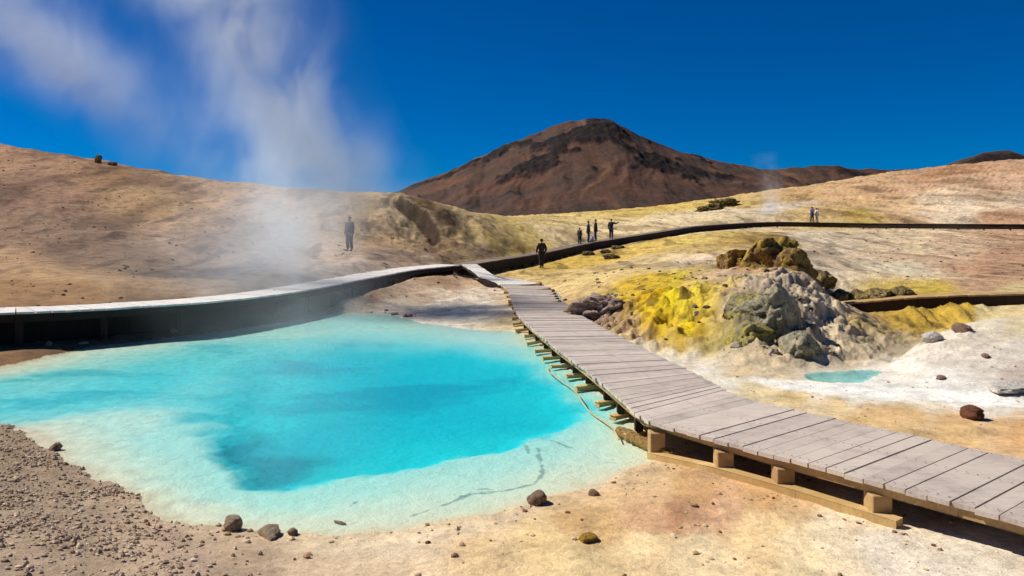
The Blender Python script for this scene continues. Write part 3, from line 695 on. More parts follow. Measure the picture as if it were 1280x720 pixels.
# ------------------------------------------------------------------ mountains
def ridge_mesh(name, sil, Dr, Df, Db, rockband, label, step=1.6, nrow=150):
    sil = np.array(sil, float)
    px = np.arange(sil[0, 0], sil[-1, 0], step)
    ry = np.interp(px, sil[:, 0], sil[:, 1])
    k = np.ones(3) / 3; ry2 = np.convolve(np.pad(ry, 1, 'edge'), k, 'valid') + 1.1 * fbm(px * .05, px * 0, 4, 251)
    X = (px - HX) / F * Dr
    H = CZ - (ry2 - HY) * Dr / F
    t = np.concatenate([np.linspace(0, 1, nrow), np.linspace(1.02, 1.6, 14)])
    XX, TT = np.meshgrid(X, t)
    Hh = np.repeat(H[None], len(t), 0)
    Yy = Df + (Dr - Df) * TT
    prof = np.where(TT <= 1, TT ** 1.15, 1 - (TT - 1) * 1.2)
    gx = XX + 20 * fbm(XX * .01, Yy * .01, 3, 201)
    gul = ridged(gx * .022, Yy * .006, 4, 203) - .6
    Z = -6 + (Hh + 6) * prof + gul * 2.0 * np.sin(np.clip(TT, 0, 1) * math.pi) + 1.2 * fbm(XX * .05, Yy * .05, 4, 205) * sstep(0, .2, TT)
    cl = rockband(XX / Dr * F + HX, TT, XX, Yy)
    Z = Z + cl * (.6 + 1.8 * ridged(XX * .07, Yy * .05, 3, 207)) * (1 - .7 * sstep(.9, 1, TT))
    base = np.array(lin((104, 77, 62))) * .64
    c = np.repeat(base[None], XX.size, 0)
    f1 = fbm(XX * .012, Yy * .02, 4, 211).ravel()
    c = c + (lin((120, 80, 62)) - lin((100, 72, 60)))[None] * f1[:, None] * .7
    st = sstep(.35, .8, fbm(gx * .03, Yy * .004, 4, 213)).ravel()
    c = c * (1 - .0 * st[:, None]) + st[:, None] * (np.array(lin((150, 108, 70))) * .75 - c) * .4
    rk = np.clip(cl.ravel(), 0, 1)
    c = c * (1 - rk[:, None]) + np.array(lin((50, 38, 34)))[None] * .6 * rk[:, None]
    I = np.arange(XX.size).reshape(XX.shape)
    f = np.stack([I[:-1, :-1], I[:-1, 1:], I[1:, 1:], I[1:, :-1]], -1).reshape(-1, 4)
    o = mesh_object(name, np.stack([XX, Yy, Z], -1).reshape(-1, 3), f, M_far, color=np.clip(c, .01, .6))
    return tag(o, label, 'mountain', kind='structure')
M_far = ground_material('volcanic_slope', far=True)
def band_main(px, t, X, Yy):
    n1 = fbm(X * .026, Yy * .034, 6, 221) + .25 * fbm(X * .09, Yy * .12, 3, 222)
    c = .86 * np.exp(-((t - .80 - .10 * np.sin((px - 700) / 40)) / .11) ** 2) * np.exp(-((px - 735) / 75) ** 4)
    c = c + .6 * np.exp(-((t - .62) / .09) ** 2) * np.exp(-((px - 655) / 60) ** 4) + .6 * np.exp(-((t - .93) / .06) ** 2) * sstep(500, 540, px) * (1 - sstep(640, 700, px))
    c = c + .65 * np.exp(-((t - .72) / .1) ** 2) * np.exp(-((px - 830) / 60) ** 4)
    c = c + .22 * np.exp(-((t - .98) / .05) ** 2)
    return np.clip(sstep(.42, .62, c + .62 * n1) , 0, 1)
def band_far(px, t, X, Yy):
    n1 = fbm(X * .015, Yy * .02, 5, 231)
    c = .55 * np.exp(-((t - .9) / .12) ** 2) * (np.exp(-((px - 1040) / 50) ** 2) + 1.3 * np.exp(-((px - 1250) / 60) ** 4) )
    return sstep(.3, .7, c + .5 * n1)
ridge_mesh('mountain', [(250, 285), (400, 262), (485, 244), (520, 229), (560, 214), (600, 196), (640, 178), (680, 164), (694, 157), (706, 154), (714, 151.5), (722, 150.5), (734, 149), (745, 148), (757, 148.5), (766, 151), (775, 156), (786, 162), (796, 167.5), (805, 172), (830, 183), (860, 191), (900, 202), (940, 209), (965, 213), (1000, 228), (1060, 262), (1120, 280)],
           850, 560, 1000, band_main, 'tall reddish brown volcanic mountain with dark rocky summit')
ridge_mesh('far_hills', [(880, 270), (930, 232), (955, 214), (985, 210), (1010, 208), (1032, 206), (1048, 207), (1062, 211), (1085, 211), (1110, 213), (1150, 211), (1180, 207), (1200, 200), (1225, 193), (1245, 188), (1262, 188), (1272, 191), (1290, 197), (1340, 205), (1420, 196), (1520, 205), (1700, 235), (1900, 270)],
           1150, 880, 1400, band_far, 'low dark brown hills far behind the right slope')

# ------------------------------------------------------------------ boardwalks
M_deck = wood_material('weathered_deck', lin((210, 192, 176)) * .76, .17, stain=lin((222, 206, 186)) * .76)
M_deckpale = wood_material('bleached_deck', lin((232, 224, 212)) * .85, .08)
M_deckfar = wood_material('far_deck', lin((168, 148, 132)) * .6, .12)
M_beam = wood_material('sulphur_stained_timber', lin((208, 170, 116)) * .68, .15, stain=lin((160, 126, 82)) * .8)
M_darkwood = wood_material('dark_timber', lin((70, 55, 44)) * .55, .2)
M_shade_nails = wood_material('nail_and_deck_shade', lin((44, 37, 32)) * .6, .3)  # near-black as painted shade below the left deck; also nail heads
M_sill = wood_material('mineral_coated_timber', lin((222, 186, 124)) * .75, .15, stain=lin((190, 150, 84)) * .8)

def offset_path(P, d):
    """points of P (n,3) moved d to the right of the walking direction"""
    out = []
    for i in range(len(P)):
        a = P[max(i - 1, 0)]; b = P[min(i + 1, len(P) - 1)]
        t = (b - a)[:2]; t = t / (np.linalg.norm(t) + 1e-9)
        nrm = np.array([t[1], -t[0]])
        out.append([P[i][0] + nrm[0] * d, P[i][1] + nrm[1] * d, P[i][2]])
    return np.array(out)
def resample(P, step):
    seg = np.linalg.norm(np.diff(P, axis=0), axis=1); s = np.concatenate([[0], np.cumsum(seg)])
    n = max(int(round(s[-1] / step)), 2); q = np.linspace(0, s[-1], n + 1)
    return np.stack([np.interp(q, s, P[:, k]) for k in range(3)], 1)
def deck_mesh(name, L, Rr, step, gap, thick, mat, parent, over=.03, jitter=.006, seed=1, nails=False):
    """planks laid across between the left line L and the right line Rr"""
    rg = random.Random(seed)
    sl = np.concatenate([[0], np.cumsum(np.linalg.norm(np.diff((L + Rr) / 2, axis=0), axis=1))])
    n = int(sl[-1] / step); V = []; Fc = []
    def pt(A, s): return np.array([np.interp(s, sl, A[:, k]) for k in range(3)])
    for i in range(n):
        s0 = i * step + gap / 2 + rg.uniform(-.2, .2) * gap; s1 = (i + 1) * step - gap / 2 + rg.uniform(-.2, .2) * gap
        a0, a1, b0, b1 = pt(L, s0), pt(L, s1), pt(Rr, s0), pt(Rr, s1)
        d = (b0 - a0); d = d / np.linalg.norm(d)
        e1, e2 = over + rg.uniform(-.02, .02), over + rg.uniform(-.02, .02)
        a0, a1 = a0 - d * e1, a1 - d * e1; b0, b1 = b0 + d * e2, b1 + d * e2
        up = np.array([0, 0, 1.0]); dz = rg.uniform(-jitter, jitter); tilt = rg.uniform(-jitter, jitter)
        k = len(V)
        for p, z in ((a0, dz), (a1, dz + tilt), (b1, dz + tilt), (b0, dz)):
            V.append(p + up * z)
        for p, z in ((a0, dz), (a1, dz + tilt), (b1, dz + tilt), (b0, dz)):
            V.append(p + up * (z - thick))
        for f in ((0, 1, 2, 3), (7, 6, 5, 4), (0, 4, 5, 1), (1, 5, 6, 2), (2, 6, 7, 3), (3, 7, 4, 0)):
            Fc.append([k + t for t in f])
    bm = bmesh.new()
    vs = [bm.verts.new(v) for v in V]
    for f in Fc: bm.faces.new([vs[t] for t in f])
    o = bm_object(name, bm, mat, parent)
    if nails:
        nb = bmesh.new()
        for i in range(n):
            for f_ in (.035, .5, .965):
                for g_ in (.25, .75):
                    s0 = (i + g_) * step; p_ = pt(L, s0) * (1 - f_) + pt(Rr, s0) * f_
                    bmesh.ops.create_circle(nb, cap_ends=True, segments=6, radius=.009, matrix=Matrix.Translation((p_[0], p_[1], p_[2] + .012)))
        tag(bm_object('nail_heads', nb, M_shade_nails, parent), kind='stuff')
    return o
def strip(name, P, w, h, mat, parent, seg=1.8):
    bm = bmesh.new()
    Q = resample(P, seg)
    for a, b in zip(Q[:-1], Q[1:]): bar(bm, a, b, w, h, bev=.004)
    return bm_object(name, bm, mat, parent)

def local(P, o): return np.asarray(P) - np.array(o.location)

# --- near walkway: left edge from the frame's right side to the steps
def to_n(P, n):
    seg = np.concatenate([[0], np.cumsum(np.linalg.norm(np.diff(P, axis=0), axis=1))]); q = np.linspace(0, seg[-1], n)
    return np.stack([np.interp(q, seg, P[:, k]) for k in range(3)], 1)
# facing points of the two edges, from the near right end to the foot of the ramp
PAIRS = [((1280, 650, .45), (1375, 600, .45)), ((815, 527, .45), (930, 499, .45)), ((790, 510, .45), (900, 484, .45)), ((740, 467, .45), (852, 459, .45)), ((690, 430, .45), (789, 428.5, .45)),
         ((650, 395, .46), (726, 394.5, .46)), ((641, 376, .47), (704, 377, .47)), ((635, 362, .5), (694, 364, .5)), ((626, 355.5, .55), (676, 355, .55))]
EL = np.array([ground_at(*p[0]) for p in PAIRS]); ER = np.array([ground_at(*p[1]) for p in PAIRS])
d0 = (EL[0] - EL[1]) / np.linalg.norm(EL[0] - EL[1]); d0[2] = 0
EL = np.concatenate([[EL[0] + d0 * 3.4], EL]); ER = np.concatenate([[ER[0] + d0 * 3.4], ER])
near_walk = empty('boardwalk', (EL[2][0], EL[2][1], 0))
tag(near_walk, 'wide weathered plank boardwalk along the right side of the turquoise pool', 'boardwalk')
curveL, curveR = smooth_open(EL[2:], 10), smooth_open(ER[2:], 10)
P_L = [EL[0], EL[1]]; P_R = [ER[0], ER[1]]
P_L = np.concatenate([to_n(np.array([EL[0], EL[2]]), 30)[:-1], curveL]); P_R = np.concatenate([to_n(np.array([ER[0], ER[2]]), 30)[:-1], curveR])
for _ in range(3):                 # ease the bend
    P_R[1:-1] = (P_R[:-2] + 2 * P_R[1:-1] + P_R[2:]) / 4
P_M = (P_L + P_R) / 2
o_ = near_walk
deck_mesh('deck', local(P_L, o_), local(P_R, o_), .2, .013, .045, M_deck, o_, seed=3, nails=True)
# edge joists under the planks
for P, dd in ((P_L, .05), (P_R, -.05)):
    Q = offset_path(P, dd); Q[:, 2] -= .045 + .045
    strip('edge_beam', local(Q, o_), .05, .085, M_beam, o_, 2.0)
Q = P_M.copy(); Q[:, 2] -= .045 + .075
strip('middle_beam', local(Q, o_), .06, .14, M_darkwood, o_, 2.0)
# cross bearers lying on the ground and the posts standing on them
sl = np.concatenate([[0], np.cumsum(np.linalg.norm(np.diff(P_L, axis=0), axis=1))])
def on(P, s): return np.array([np.interp(s, sl, P[:, k]) for k in range(3)])
def s_of_px(px):
    ppx = HX + F * P_L[:, 0] / P_L[:, 1]
    i = np.argmin(np.abs(ppx[:60] - px)); return sl[i]
s_corner = s_of_px(822)
posts = [s_of_px(1085), s_of_px(975), s_of_px(890), s_corner]
post_s = [posts[0] - 1.5, posts[0] - 3.0] + posts
for q in post_s:
    for P, dd in ((P_L, .075), (P_R, -.075)):
        p = on(P, q); p2 = on(offset_path(P, dd), q)
        bm = bmesh.new(); bar(bm, (p2[0], p2[1], p2[2] - .134), (p2[0], p2[1], -0.05), .19, .2, bev=.008)
        # turn the block square to the walkway
        pb = bm_object('post', bm, M_beam if P is P_L else M_darkwood, o_); pb.location = -Vector(o_.location)
s = s_corner + .75; kk = 0
while s < sl[-1] - .3:
    a = on(P_L, s); b = on(P_R, s); d = (b - a) / np.linalg.norm(b - a)
    ext = random.uniform(.0, .16); yaw = np.array([d[1], -d[0], 0]) * random.uniform(-.06, .06)
    za = max(hgt(a[0], a[1]), 0.0) + .07; zb = max(hgt(b[0], b[1]), 0.0) + .05
    bm = bmesh.new(); bar(bm, (*(a - d * ext + yaw)[:2], za - random.uniform(.0, .03)), (*(b - d * .1 - yaw)[:2], zb), random.uniform(.08, .13), random.uniform(.06, .09), bev=.018)
    x = bm_object('bearer', bm, M_sill, o_); x.location = -Vector(o_.location)
    for q, zz in ((a + d * .14, za), (b - d * .14, zb)):
        bm = bmesh.new(); bar(bm, (q[0], q[1], a[2] - .134), (q[0], q[1], zz + .05), .11, .11, bev=.005)
        x = bm_object('post', bm, M_darkwood, o_); x.location = -Vector(o_.location)
    s += 1.12 + random.uniform(-.22, .22)
# sill timber on the ground below the front edge
sa, sb = posts[0] + -.25, s_corner
Q = np.array([on(offset_path(P_L, -.02), q) for q in np.linspace(sa, sb, 6)])
Q[:, 2] = [hgt(q[0], q[1]) + .035 for q in Q]
strip('sill', local(Q, o_), .13, .09, M_sill, o_, 1.1)
# slack rope lying along the ends of the bearers
Q = offset_path(P_L, -.20); s_ = np.linspace(s_corner + .7, s_corner + 6.5, 60)
Q = np.stack([np.interp(s_, sl, Q[:, k]) for k in range(3)], 1)
Q[:, 0] += .05 * np.sin(s_ * 2.3); Q[:, 2] = .035 + .02 * np.sin(s_ * 3.1)
bm = bmesh.new(); ring = []
for i, q in enumerate(Q):
    t = Vector(Q[min(i + 1, 59)] - Q[max(i - 1, 0)]).normalized(); sd_ = t.cross(Vector((0, 0, 1))).normalized(); up_ = sd_.cross(t)
    ring.append([bm.verts.new(Vector(q) + (sd_ * math.cos(a) + up_ * math.sin(a)) * .010) for a in np.arange(8) * math.pi / 4])
for a, b in zip(ring[:-1], ring[1:]):
    for j in range(8): bm.faces.new((a[j], a[(j + 1) % 8], b[(j + 1) % 8], b[j]))
x = bm_object('rope', bm, M_sill, o_, True); x.location = -Vector(o_.location)
# narrow ramp up to the junction
RL = np.array([P_L[-1]] + [ground_at(*q) for q in ((612, 351, .66), (601, 346, .84), (590, 337.5, 1.08))] + [at(577, 38.1, 1.25)])
RR = np.array([P_R[-1]] + [ground_at(*q) for q in ((648, 349, .66), (620, 345, .84), (606, 337, 1.08))] + [at(594, 38.6, 1.25)])
RL = to_n(smooth_open(RL, 6), 30); RR = to_n(smooth_open(RR, 6), 30)
deck_mesh('ramp', local(RL, o_), local(RR, o_), .26, .014, .05, M_deckpale, o_, seed=5)
for P, dd in ((RL, .06), (RR, -.06)):
    Q = offset_path(P, dd); Q[:, 2] -= .12
    strip('ramp_beam', local(Q, o_), .06, .14, M_darkwood, o_, 1.5)

def walkway(label, front, width, mat, mat_side, fascia_h, post_step, plank=.3, seed=9, shade_fill=False):
    """front: edge nearest the viewer, points (x,y,z), walking left to right; deck lies behind it"""
    Fp = resample(smooth_open(np.array(front), 5), .5)
    Bp = offset_path(Fp, -width)
    o = empty('boardwalk', (Fp[0][0], Fp[0][1], 0)); tag(o, label, 'boardwalk')
    deck_mesh('deck', local(Bp, o), local(Fp, o), plank, .02, .05, mat, o, seed=seed)
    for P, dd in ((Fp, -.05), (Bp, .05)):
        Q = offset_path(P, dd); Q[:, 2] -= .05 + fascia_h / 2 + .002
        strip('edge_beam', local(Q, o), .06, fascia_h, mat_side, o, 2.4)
    if shade_fill:                       # near-black boards added as the open shade under the deck
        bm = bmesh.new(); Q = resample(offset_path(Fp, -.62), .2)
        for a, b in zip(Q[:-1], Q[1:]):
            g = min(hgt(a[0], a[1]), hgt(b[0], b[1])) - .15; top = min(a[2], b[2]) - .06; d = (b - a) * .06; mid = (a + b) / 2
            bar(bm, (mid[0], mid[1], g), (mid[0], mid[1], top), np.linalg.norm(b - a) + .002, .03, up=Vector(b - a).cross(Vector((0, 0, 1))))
        x = bm_object('shade_fill', bm, M_shade_nails, o); x.location = -Vector(o.location)
    ss = np.concatenate([[0], np.cumsum(np.linalg.norm(np.diff(Fp, axis=0), axis=1))])
    s = post_step / 2
    while s < ss[-1]:
        p = np.array([np.interp(s, ss, offset_path(Fp, -.14)[:, k]) for k in range(3)])
        zg = hgt(p[0], p[1])
        if p[2] - .2 > zg:
            bm = bmesh.new(); bar(bm, (p[0], p[1], p[2] - .06), (p[0], p[1], zg - .1), .12, .12)
            x = bm_object('post', bm, mat_side, o); x.location = -Vector(o.location)
        s += post_step
    return o, Fp, Bp
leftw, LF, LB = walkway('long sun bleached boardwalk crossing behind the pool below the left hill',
    FRONT_LEFT, 1.5, M_deckpale, M_darkwood, .20, 1.9, seed=21, shade_fill=True)
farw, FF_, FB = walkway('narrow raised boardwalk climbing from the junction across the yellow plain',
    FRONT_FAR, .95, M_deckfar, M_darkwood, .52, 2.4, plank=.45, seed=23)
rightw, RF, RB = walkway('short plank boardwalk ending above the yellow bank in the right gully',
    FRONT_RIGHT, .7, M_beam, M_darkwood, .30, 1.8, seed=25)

# ------------------------------------------------------------------ rocks
def ico(sub):
    bm = bmesh.new(); bmesh.ops.create_icosphere(bm, subdivisions=sub, radius=1)
    V = np.array([v.co[:] for v in bm.verts]); Fc = np.array([[v.index for v in f.verts] for f in bm.faces]); bm.free()
    return V, Fc
ICO = {s: ico(s) for s in (1, 2, 3, 4, 5)}
def rock(name, px, D, dims, mat, label, cat, group=None, seed=0, sub=4, amp=.35, freq=1.3, sink=.3, z=None, rz=0, cut=.0):
    V, Fc = ICO[sub]
    V = V.copy()
    n1 = fbm3(V + seed * 3.1, freq, 4, seed)
    n2 = 1 - 2 * np.abs(fbm3(V - seed * 1.7, freq * 1.6, 3, seed + 7))
    r = 1 + amp * n1 + amp * .45 * n2
    V = V * r[:, None]
    n3 = 1 - 2 * np.abs(fbm3(V * 1.0 + seed, freq * 4.5, 3, seed + 13)); V = V * (1 + .16 * amp * n3)[:, None] if sub >= 4 else V
    # break off facets
    rg = random.Random(seed)
    for _ in range(int(cut)):
        nrm = Vector((rg.uniform(-1, 1), rg.uniform(-1, 1), rg.uniform(-.2, 1))).normalized(); nn = np.array(nrm)
        d = rg.uniform(.62, .95); h = V @ nn - d
        V = V - np.where(h > 0, h * .85, 0)[:, None] * nn[None]
    V = V * np.array(dims)[None] / 2
    x, y = (px - HX) / F * D, D
    if z is None: z = hgt(x, y)
    o = mesh_object(name, V, Fc, mat)
    o.location = (x, y, z + dims[2] * (.5 - sink)); o.rotation_euler = (0, 0, rz)
    tag(o, label, cat, group)
    return o
M_knob = rock_material('yellow_crusted_rock', lin((140, 106, 66)) * .75, lin((212, 174, 74)) * .8, .45, lin((60, 44, 30)) * .8, 2.6)
M_greyr = rock_material('grey_green_rock', lin((156, 148, 126)) * .8, lin((206, 192, 150)) * .85, .55, lin((76, 68, 52)) * .8, 2.4)
M_brownr = rock_material('brown_rubble_rock', lin((164, 132, 110)) * .8, lin((176, 142, 116)) * .75, .5, lin((70, 50, 42)) * .8, 3.0)
M_sulph = rock_material('sulphur_streaked_rock', lin((160, 150, 116)) * .8, lin((206, 186, 88)) * .82, .55, lin((84, 76, 52)) * .8, 2.4)
M_rim = rock_material('ochre_rim_rock', lin((120, 98, 66)) * .75, lin((200, 176, 110)) * .8, .5, lin((52, 42, 32)) * .8, 3.0)
M_rubble = rock_material('pinkish_rubble_rock', lin((190, 160, 138)) * .9, lin((208, 182, 160)) * .9, .5, lin((96, 72, 58)) * .8, 6.0)
M_darkr = rock_material('dark_crust_rock', lin((96, 78, 52)) * .7, lin((196, 170, 90)) * .7, .35, lin((44, 36, 28)) * .8, 3.0)
M_redr = rock_material('red_brown_stone', lin((142, 90, 66)) * .75, lin((160, 104, 76)) * .75, .5, lin((90, 56, 42)) * .8, 6.0)
M_tanr = rock_material('tan_stone', lin((196, 168, 136)) * .85, lin((214, 188, 154)) * .85, .5, lin((140, 112, 86)) * .8, 6.0)
M_orange = rock_material('orange_stone', lin((206, 156, 56)) * .8, lin((214, 168, 80)) * .8, .5, lin((160, 112, 44)) * .8, 6.0)
M_white = rock_material('white_sinter_rock', lin((224, 212, 194)) * .9, lin((232, 222, 206)) * .92, .5, lin((182, 166, 146)) * .85, 3.0)

rock('rock_outcrop', 957, 25.6, (1.9, 1.8, 1.75), M_knob, 'tall yellow crusted rock knob standing on top of the right bank', 'rock', seed=11, sub=5, amp=0.34, freq=1.7, sink=0.42, cut=5, rz=.4)
rock('rock_outcrop', 919, 26.2, (1.35, 1.2, .95), M_knob, 'low ochre rock shoulder on the left of the tall yellow knob', 'rock', seed=12, sub=5, amp=0.34, freq=1.7, sink=0.42, cut=5)
rock('rock_outcrop', 986, 24.4, (1.3, 1.6, 1.2), M_knob, 'brownish rock shoulder sloping down right of the tall yellow knob', 'rock', seed=13, sub=5, amp=0.32, freq=1.6, sink=0.5, cut=5)
rock('boulder', 972, 17.9, (1.35, 1.2, 1.3), M_greyr, 'tall grey green boulder in the bank left of the small pool', 'boulder', 'grey green boulders in the bank', seed=15, sub=5, amp=0.34, freq=1.5, sink=0.46, cut=6)
rock('boulder', 936, 17.1, (.95, .8, .7), M_sulph, 'low rounded yellow grey boulder at the foot of the yellow bank', 'boulder', 'grey green boulders in the bank', seed=16, sub=5, amp=0.34, freq=1.5, sink=0.42, cut=6)
rock('boulder', 998, 16.6, (.95, .9, .85), M_greyr, 'dark grey boulder nearest the small turquoise pool', 'boulder', 'grey green boulders in the bank', seed=17, sub=5, amp=0.34, freq=1.5, sink=0.42, cut=6)
rock('boulder', 932, 18.4, (1.1, .9, .8), M_sulph, 'yellow streaked grey boulder at the upper edge of the yellow bank', 'boulder', 'grey green boulders in the bank', seed=18, sub=5, amp=0.34, freq=1.5, sink=0.48, cut=6)
rock('rock_outcrop', 752, 22.2, (1.6, 1.0, .7), M_rubble, 'rough brown rubble outcrop beside the boardwalk below the yellow plain', 'rock', seed=19, sub=5, amp=.4, freq=2.6, sink=.4)
for i, (px, D, w, h, lab) in enumerate([
    (1026, 27.2, .95, .75, 'dark crusted rock highest on the gully rim'), (1048, 27, .8, .55, 'dark crusted rock second highest on the gully rim'),
    (1073, 26.8, .7, .5, 'small dark rock midway down the gully rim'), (1098, 26.4, .8, .55, 'dark rock on the gully rim just above the short boardwalk'),
    (1128, 26.2, .8, .5, 'yellowish dark rock behind the end of the short boardwalk'), (1014, 24.6, .6, .5, 'brown rock in the shaded slope below the rim rocks')]):
    rock('rim_rock', px, D, (w * .9, w, h * .9), M_rim, lab, 'rock', 'dark rocks along the gully rim', seed=30 + i, sub=4, amp=.36, freq=1.6, sink=.3, cut=5)
for i, (px, py, w, h, lab, mt) in enumerate([
    (735, 319, .9, .35, 'dark low rock on the yellow plain left of its neighbour', M_darkr), (764, 323, 1.0, .35, 'long dark rock on the yellow plain nearest the viewer', M_darkr),
    (757, 316, .8, .3, 'small dark rock on the yellow plain just below the far boardwalk', M_darkr), (773, 311, 1.0, .3, 'flat brown rock below the person with the raised arm', M_darkr)]):
    D = hit(px, py); rock('plain_rock', px, D, (w, w * .7, h), mt, lab, 'rock', 'dark rocks on the yellow plain', seed=50 + i, sub=3, amp=.4, freq=1.8, sink=.25)
for i, (px, py, w, h, lab) in enumerate([
    (905, 257, 4.2, 1.6, 'large brown rock heap on the far side of the yellow plain'), (888, 263, 3.6, 1.1, 'low brown rock heap in front of the larger far heap')]):
    D = hit(px, py); rock('rock_heap', px, D, (w, w * .7, h), M_darkr, lab, 'rock', 'brown rock heaps far on the plain', seed=60 + i, sub=4, amp=.45, freq=2.2, sink=.3)
rock('boulder', 123, 71.5, (.55, .5, .9), M_darkr, 'upright dark boulder on the skyline of the left hill', 'boulder', seed=71, sub=3, amp=.3, sink=.12)
rock('boulder', 141, 71.0, (.8, .6, .45), M_darkr, 'low dark boulder on the left skyline beside the upright one', 'boulder', seed=72, sub=3, amp=.3, sink=.15)
# stones near the viewer
for i, (px, py, w, d, h, mt, lab) in enumerate([
    (671, 630, .20, .19, .17, M_brownr, 'round brown stone sitting at the near edge of the pool'),
    (292, 662, .18, .17, .18, M_tanr, 'pointed tan stone at the near shore of the pool'),
    (335, 669, .34, .20, .11, M_tanr, 'long low tan stone right of the pointed one'),
    (366, 668, .10, .09, .07, M_brownr, 'small dark stone at the right end of the long low stone'),
    (735, 676, .20, .15, .06, M_orange, 'flat orange stone lying on the pale sand'),
    (1215, 523, .34, .3, .26, M_redr, 'red brown stone alone on the orange sand beyond the boardwalk'),
    (1176, 474, .16, .14, .09, M_brownr, 'small dark stone low on the white mound'),
    (1232, 448, .20, .16, .09, M_brownr, 'dark flat stone halfway up the white mound'),
    (1203, 415, .50, .35, .22, M_brownr, 'brown rock at the top edge of the white mound'),
    (1165, 427, .42, .36, .30, M_white, 'white lump of sinter on the crest of the white mound'),
    (1262, 488, 1.1, .7, .15, M_white, 'broad pale slab on the right side of the white mound'),
    (70, 563, .16, .14, .12, M_brownr, 'dark stone on the gravel shore at the left'),
    (425, 655, .16, .05, .03, M_brownr, 'thin dark stick-shaped stone in the near shallows'),
    (742, 620, .12, .10, .08, M_brownr, 'small brown stone between the round stone and the boardwalk')]):
    D = hit(px, py); rock('stone', px, D, (w, d, h), mt, lab, 'stone', seed=80 + i, sub=4 if w > .2 else 3, amp=.22, freq=1.2, sink=.2, cut=5, rz=i)
# mineral crusted log below the corner of the near walkway
def crusted_log(a, b, r, label):
    a = Vector(a); b = Vector(b); nseg, nr = 60, 20
    d = (b - a).normalized(); s = d.cross(Vector((0, 0, 1))).normalized(); u = s.cross(d)
    V = []; Fc = []
    for i in range(nseg + 1):
        t = i / nseg; c = a.lerp(b, t)
        e = min(t, 1 - t) * 12; rr = r * min(1, math.sqrt(max(e, .02)))
        for j in range(nr):
            an = 2 * math.pi * j / nr
            q = c + (s * math.cos(an) + u * math.sin(an)) * rr
            V.append(q)
    V = np.array([v[:] for v in V])
    nrm = fbm3(V, 9, 4, 3) * .35 + .25 * np.abs(np.sin((V @ np.array(d)) * 26))
    ctr = np.repeat(np.array([a.lerp(b, i / nseg)[:] for i in range(nseg + 1)]), nr, 0)
    V = ctr + (V - ctr) * (1 + nrm)[:, None]
    for i in range(nseg):
        for j in range(nr):
            Fc.append([i * nr + j, i * nr + (j + 1) % nr, (i + 1) * nr + (j + 1) % nr, (i + 1) * nr + j])
    o = mesh_object('crusted_log', V - np.array(a), Fc, M_log); o.location = a
    return tag(o, label, 'log')
M_log = rock_material('mineral_crusted_wood', lin((206, 160, 84)) * .8, lin((216, 176, 110)) * .8, .5, lin((120, 86, 44)) * .8, 9.0)
crusted_log(ground_at(771, 537, .05), ground_at(838, 570, .06), .065, 'yellow mineral crusted log at the pool edge below the boardwalk corner')

# ------------------------------------------------------------------ gravel (nobody could count it)
def scatter(name, pts, sizes, mat, label, sub=1, seed=0, flat=.65):
    V0, F0 = ICO[sub]; m = len(V0); rg = np.random.default_rng(seed)
    n = len(pts)
    J = 1 + rg.uniform(-.28, .28, (n, m, 1))
    sc = np.stack([sizes * rg.uniform(.7, 1.3, n), sizes * rg.uniform(.7, 1.2, n), sizes * flat * rg.uniform(.6, 1.3, n)], -1) / 2
    V = V0[None] * J * sc[:, None]
    a = rg.uniform(0, 6.28, n); ca, sa = np.cos(a)[:, None], np.sin(a)[:, None]
    V = np.stack([V[..., 0] * ca - V[..., 1] * sa, V[..., 0] * sa + V[..., 1] * ca, V[..., 2]], -1) + np.asarray(pts)[:, None]
    Fc = F0[None] + (np.arange(n) * m)[:, None, None]
    o = mesh_object(name, V.reshape(-1, 3), Fc.reshape(-1, 3), mat, smooth=False)
    return tag(o, label, 'gravel', kind='stuff')
def gravel_material(name, stops):
    m, nt, out = new_mat(name)
    geo = N(nt, 'ShaderNodeNewGeometry')
    c = ramp(nt, geo.outputs['Random Per Island'], stops)
    n1 = noise_tex(nt, geo.outputs['Position'], 40, 4, .6)
    c = mix_col(nt, 1.0, c, ramp(nt, n1, [(.3, .75), (.7, 1.2)]), 'MULTIPLY')
    b = N(nt, 'ShaderNodeBsdfPrincipled', inp={'Roughness': .9}); b.inputs['Specular IOR Level'].default_value = .15
    nt.links.new(c, b.inputs['Base Color']); nt.links.new(b.outputs[0], out.inputs['Surface'])
    return m
def place(n, fpx, fpy, keep, smin, smax, seed, zoff=.1, power=2.2):
    rg = np.random.default_rng(seed)
    px = rg.uniform(*fpx, n); D = np.sqrt(rg.uniform(fpy[0] ** 2, fpy[1] ** 2, n))
    x = (px - HX) / F * D
    z, sp, ss, dp = height_parts(x, D)
    pr = keep(px, D, sp, ss, x, z)
    ok = rg.uniform(0, 1, n) < pr
    s = smin + (smax - smin) * rg.uniform(0, 1, n) ** power
    return np.stack([x, D, z + s * zoff], -1)[ok], s[ok]
clump = lambda x, D, sd: sstep(-.2, .6, fbm(x * 1.3, D * 1.3, 3, sd))
M_grav = gravel_material('gravel_stone', [(0, lin((146, 122, 98)) * .9), (.4, lin((174, 148, 122)) * .95), (.75, lin((194, 168, 140)) * .95), (1, lin((212, 192, 164)) * .95)])
M_grav2 = gravel_material('sand_pebble', [(0, lin((120, 84, 60)) * .8), (.35, lin((186, 146, 104)) * .8), (.7, lin((214, 184, 142)) * .85), (1, lin((224, 204, 170)) * .85)])
M_grav3 = gravel_material('hill_stone', [(0, lin((84, 66, 52)) * .8), (.5, lin((128, 104, 84)) * .8), (1, lin((176, 148, 116)) * .8)])
